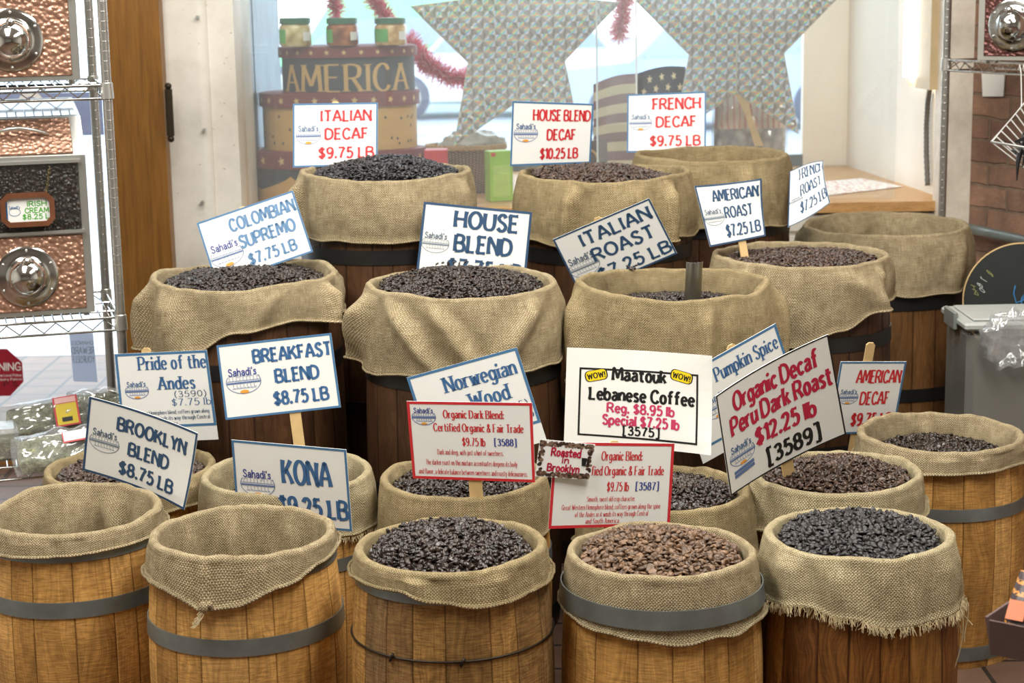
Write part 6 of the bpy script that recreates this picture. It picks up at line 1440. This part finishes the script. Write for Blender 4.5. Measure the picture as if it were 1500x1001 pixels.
# round chalkboard
c = at(1497, 440, 5.40); rr = 86/FPX*5.4; Mb = Matrix.Translation(c) @ Matrix.Rotation(math.radians(-16), 4, 'Z') @ Matrix.Rotation(math.radians(-6), 4, 'X')
r = thing('chalkboard', 'round black board with $1.80 in chalk behind the plastic tubs', 'board', c)
b = MB(); Mx = Mb @ Matrix.Rotation(math.pi/2, 4, 'X'); b.lathe([(.001, .006), (rr-.004, .006), (rr-.004, -.006), (.001, -.006)], 64, M=Mx); link('board_face', b, plain('chalkboard_black', srgb(26, 30, 28), .55, 0, .25, 10), r, angle=40)
b = MB(); b.lathe([(rr-.004, .007), (rr, .007), (rr, -.007), (rr-.004, -.007)], 64, M=Mx); link('board_rim', b, M_STICK, r, angle=40)
s_ = 5.4/FPX
def chalk(tx, px, py, w, h, rot, m, nm):
    a = math.radians(rot); x0, z0 = (px-1497)*s_, -(py-440)*s_
    F = lambda u, v: Mb @ Vector((x0+((u-.5)*w*math.cos(a)-(v-.5)*h*math.sin(a)*-1*-1)*s_, -.0075, z0+(-(v-.5)*h*math.cos(a)+(u-.5)*w*math.sin(a)*1)*s_))
    b = MB(); text2d(b, tx, 'sans', 0, 1, .8, .7, w*s_, h*s_, 0, F); link(nm, b, m, r)
M_CHK = plain('chalk_white', srgb(200, 206, 200), .9); M_CHY = plain('chalk_olive', srgb(150, 150, 96), .9); M_CHB = plain('chalk_blue', srgb(60, 124, 180), .9)
chalk('$', 1450, 401, 9, 13, -60, M_CHY, 'chalk_mark'); chalk('1', 1441, 410, 4, 14, -60, M_CHK, 'chalk_mark'); chalk('80', 1438, 423, 14, 11, -65, M_CHK, 'chalk_mark'); chalk('Hd', 1429, 427, 14, 10, -70, M_CHY, 'chalk_mark')
b = MB(); b.tube([Mb @ Vector(((x-1497)*s_, -.0075, -(y-440)*s_)) for x, y in ((1487, 418), (1485, 430), (1489, 444), (1499, 440), (1502, 428), (1497, 436), (1496, 452), (1506, 456), (1512, 440))], .0022, 6); link('chalk_scrawl', b, M_CHB, r)
# plastic tubs
def tub(label, x0, x1, y0, y1, z0, z1):
    r = thing('storage_tub', label, 'tub', ((x0+x1)/2, (y0+y1)/2, z0), 0, 'milky plastic tubs')
    xa, ya, xb, yb = x0, y0, x1, y1; cx, cy = (x0+x1)/2, (y0+y1)/2
    b = MB(); b.box((x0+.012, y0+.012, z0), (x1-.012, y1-.012, z1-.03), ch=.02); link('tub_body', b, M_POLY, r)
    b = MB(); b.box((x0+.05, y0+.06, z0+.02), (x1-.05, y1-.06, z0+(z1-z0)*.6), ch=.03); link('dark_contents', b, plain('dark_grey_goods', srgb(70, 72, 72), .6, 0, .4, 14), r)
    b = MB(); b.box((x0, y0, z1-.03), (x1, y1, z1-.008), ch=.006); b.box((x0+.03, y0+.03, z1-.008), (x1-.03, y1-.03, z1), ch=.003); ld = link('tub_lid', b, plain('grey_tub_lid', srgb(176, 180, 176), .35, 0, .1), r)
    b = MB(); b.box((x0-.008, y0+.10, z1-.045), (x0+.004, y0+.22, z1+.006), ch=.003); link('lid_clip', b, plain('clip_grey', srgb(128, 134, 130), .4), ld)
    return r
x0t = at(1413, 470, 4.97).x; zt_ = at(1450, 466, 5.0).z
tub('lower milky storage tub beside the brown barrel', x0t+.005, x0t+.62, 4.97, 5.24, 0, zt_*.5)
tub('upper milky storage tub under the crumpled clear bag', x0t, x0t+.62, 4.96, 5.25, zt_*.5, zt_)
c = at(1472, 488, 4.93)
def crumple(c, rx, ry, rz, seed):
    b = MB(); nu, nv = 36, 20
    for j in range(nv+1):
        t = math.pi*j/nv
        for k in range(nu):
            a = 2*math.pi*k/nu; d = Vector((math.sin(t)*math.cos(a), math.sin(t)*math.sin(a), -math.cos(t)))
            s = 1+.5*abs(mnoise.noise(d*2.4+Vector((seed, 0, 0))))-.35*abs(mnoise.noise(d*5+Vector((0, seed, 0))))
            b.v.append((c[0]+rx*d.x*s, c[1]+ry*d.y*s, c[2]+rz*d.z*s))
    for j in range(nv):
        for k in range(nu): b.f.append((j*nu+k, j*nu+(k+1) % nu, (j+1)*nu+(k+1) % nu, (j+1)*nu+k)); b.m.append(0)
    return b
o = link('plastic_bag', crumple(c+Vector((.02, -.01, -.015)), .085, .040, .075, 3.3), M_FILM, smooth=True); tag(o, 'crumpled clear plastic bag draped over the upper tub', 'bag')
# ------------------------------------------------------------------ snack tray at the lower right corner
C0 = at(1453, 906, 2.80); u1 = Vector((.80, -.60, 0)); u2 = Vector((.62, .78, 0)); hh = .062
r = thing('snack_tray', 'dark brown cardboard tray of snack packets at the lower right corner', 'tray', C0-Vector((0, 0, hh)))
b = MB(); t_ = .004; L1, L2 = .30, .26
def wallp2(P, Q, inn):
    n_ = Vector((-(Q-P).y, (Q-P).x, 0)).normalized()*t_; zz = Vector((0, 0, hh)); o_ = Vector((0, 0, 0))
    tp = -(inn*.012)
    vs = [P-zz, Q-zz, Q+tp, P+tp, P-zz+inn*t_, Q-zz+inn*t_, Q+tp+inn*t_, P+tp+inn*t_]
    b.add(vs, [(0, 1, 2, 3), (5, 4, 7, 6), (3, 2, 6, 7), (0, 4, 5, 1), (1, 5, 6, 2), (0, 3, 7, 4)])
P00, P10, P11, P01 = C0, C0+u1*L1, C0+u1*L1+u2*L2, C0+u2*L2
wallp2(P00, P10, u2); wallp2(P10, P11, -u1); wallp2(P11, P01, -u2); wallp2(P01, P00, u1)
zz = Vector((0, 0, hh)); b.add([P00-zz, P10-zz, P11-zz, P01-zz]+[p_-zz+Vector((0, 0, t_)) for p_ in (P00, P10, P11, P01)], [(3, 2, 1, 0), (4, 5, 6, 7)])
link('tray_box', b, plain('brown_cardboard', srgb(92, 72, 68), .7, 0, .1, 8), r)
def snack(t):
    tt = NT('snack_wrapper'); co = tt.coord(); sep = tt.n('ShaderNodeSeparateXYZ'); tt.l(co, sep.inputs[0]); s = tt.math('SINE', tt.math('MULTIPLY', sep.outputs[2], 420.0)); n_ = tt.noise(co, 180, 1)
    tt.col(tt.ramp(tt.math('MULTIPLY', tt.math('GREATER_THAN', s, .25), tt.math('GREATER_THAN', n_, .44)), [(.0, srgb(54, 38, 40)), (1, srgb(196, 132, 52))])); tt.set(.35); return tt.mat
M_SN = snack(0)
for i, (a, l, lab) in enumerate(((.07, .10, 'dark snack packet with orange print, first in the brown tray'), (.15, .105, 'dark snack packet behind the first in the brown tray'))):
    c = C0+u1*.085+u2*(a-.02)+Vector((0, 0, .014)); M = Matrix.Translation(c) @ Matrix.Rotation(math.atan2(u1.y, u1.x), 4, 'Z') @ Matrix.Rotation(math.radians(-38), 4, 'X')
    r = thing('snack_packet', lab, 'packet', c, 0, 'snack packets in the tray')
    b = pillow((0, 0, 0), .078, .062, .016, seed=i, cr=.006); b.v = [tuple(M @ Vector(p_)) for p_ in b.v]; link('wrapper', b, M_SN, r, smooth=True)
    b = MB(); b.box((-.070, -.0195, -.034), (-.040, -.0185, .000), M=M); link('printed_mark', b, plain('orange_mark', srgb(206, 112, 70), .4), r)
r = thing('display_stand', 'plain brown stand carrying the snack tray', 'stand', (C0.x+.35, 2.72, 0))
b = MB(); ct_ = (P00+P11)/2; b.box((ct_.x-.02, ct_.y-.16, 0), (ct_.x+.30, ct_.y+.16, C0.z-hh), ch=.006); link('stand_body', b, M_OAK, r)
# jute strands hanging by the frayed sack and the brown barrel
x, y, R, zr, rad = B['K5']; b = MB(); rs = random.Random(7)
for i, a in enumerate((-.10, -.05, -.02, .02, -.07)):
    P0 = Vector((x+(R+.024)*math.cos(a-.35), y+(R+.024)*math.sin(a-.35), zr-.105)); ln = (.16, .09, .13, .06, .07)[i]
    b.tube([P0+Vector((.010*math.sin(j*.6+i)+.003*j*(1 if i % 2 else -.5), 0, -ln*j/6)) for j in range(7)], .0013, 5)
o = link('loose_strands', b, M_STRAND); tag(o, 'long jute strands dangling from the frayed sack hem', 'strands')
x, y, R, zr, rad = B['D5']; b = MB()
px_ = at(1394, 440, y-R*.8); q = [Vector((px_.x+.006*math.sin(j*1.7)+.004*rs.gauss(0, 1), px_.y-.03, px_.z-.20+.19-.021*j)) for j in range(15)]
b.tube(q, .0014, 5)
for j in (5, 8, 11): b.tube([q[j], q[j]+Vector((.014, -.004, .004)), q[j]+Vector((.024, -.003, .014))], .0011, 4); b.tube([q[j], q[j]+Vector((-.010, -.004, -.008)), q[j]+Vector((-.004, -.003, -.020))], .0011, 4)
o = link('loose_strands', b, M_STRAND); tag(o, 'long frayed jute strand hanging down the brown barrel', 'strands')
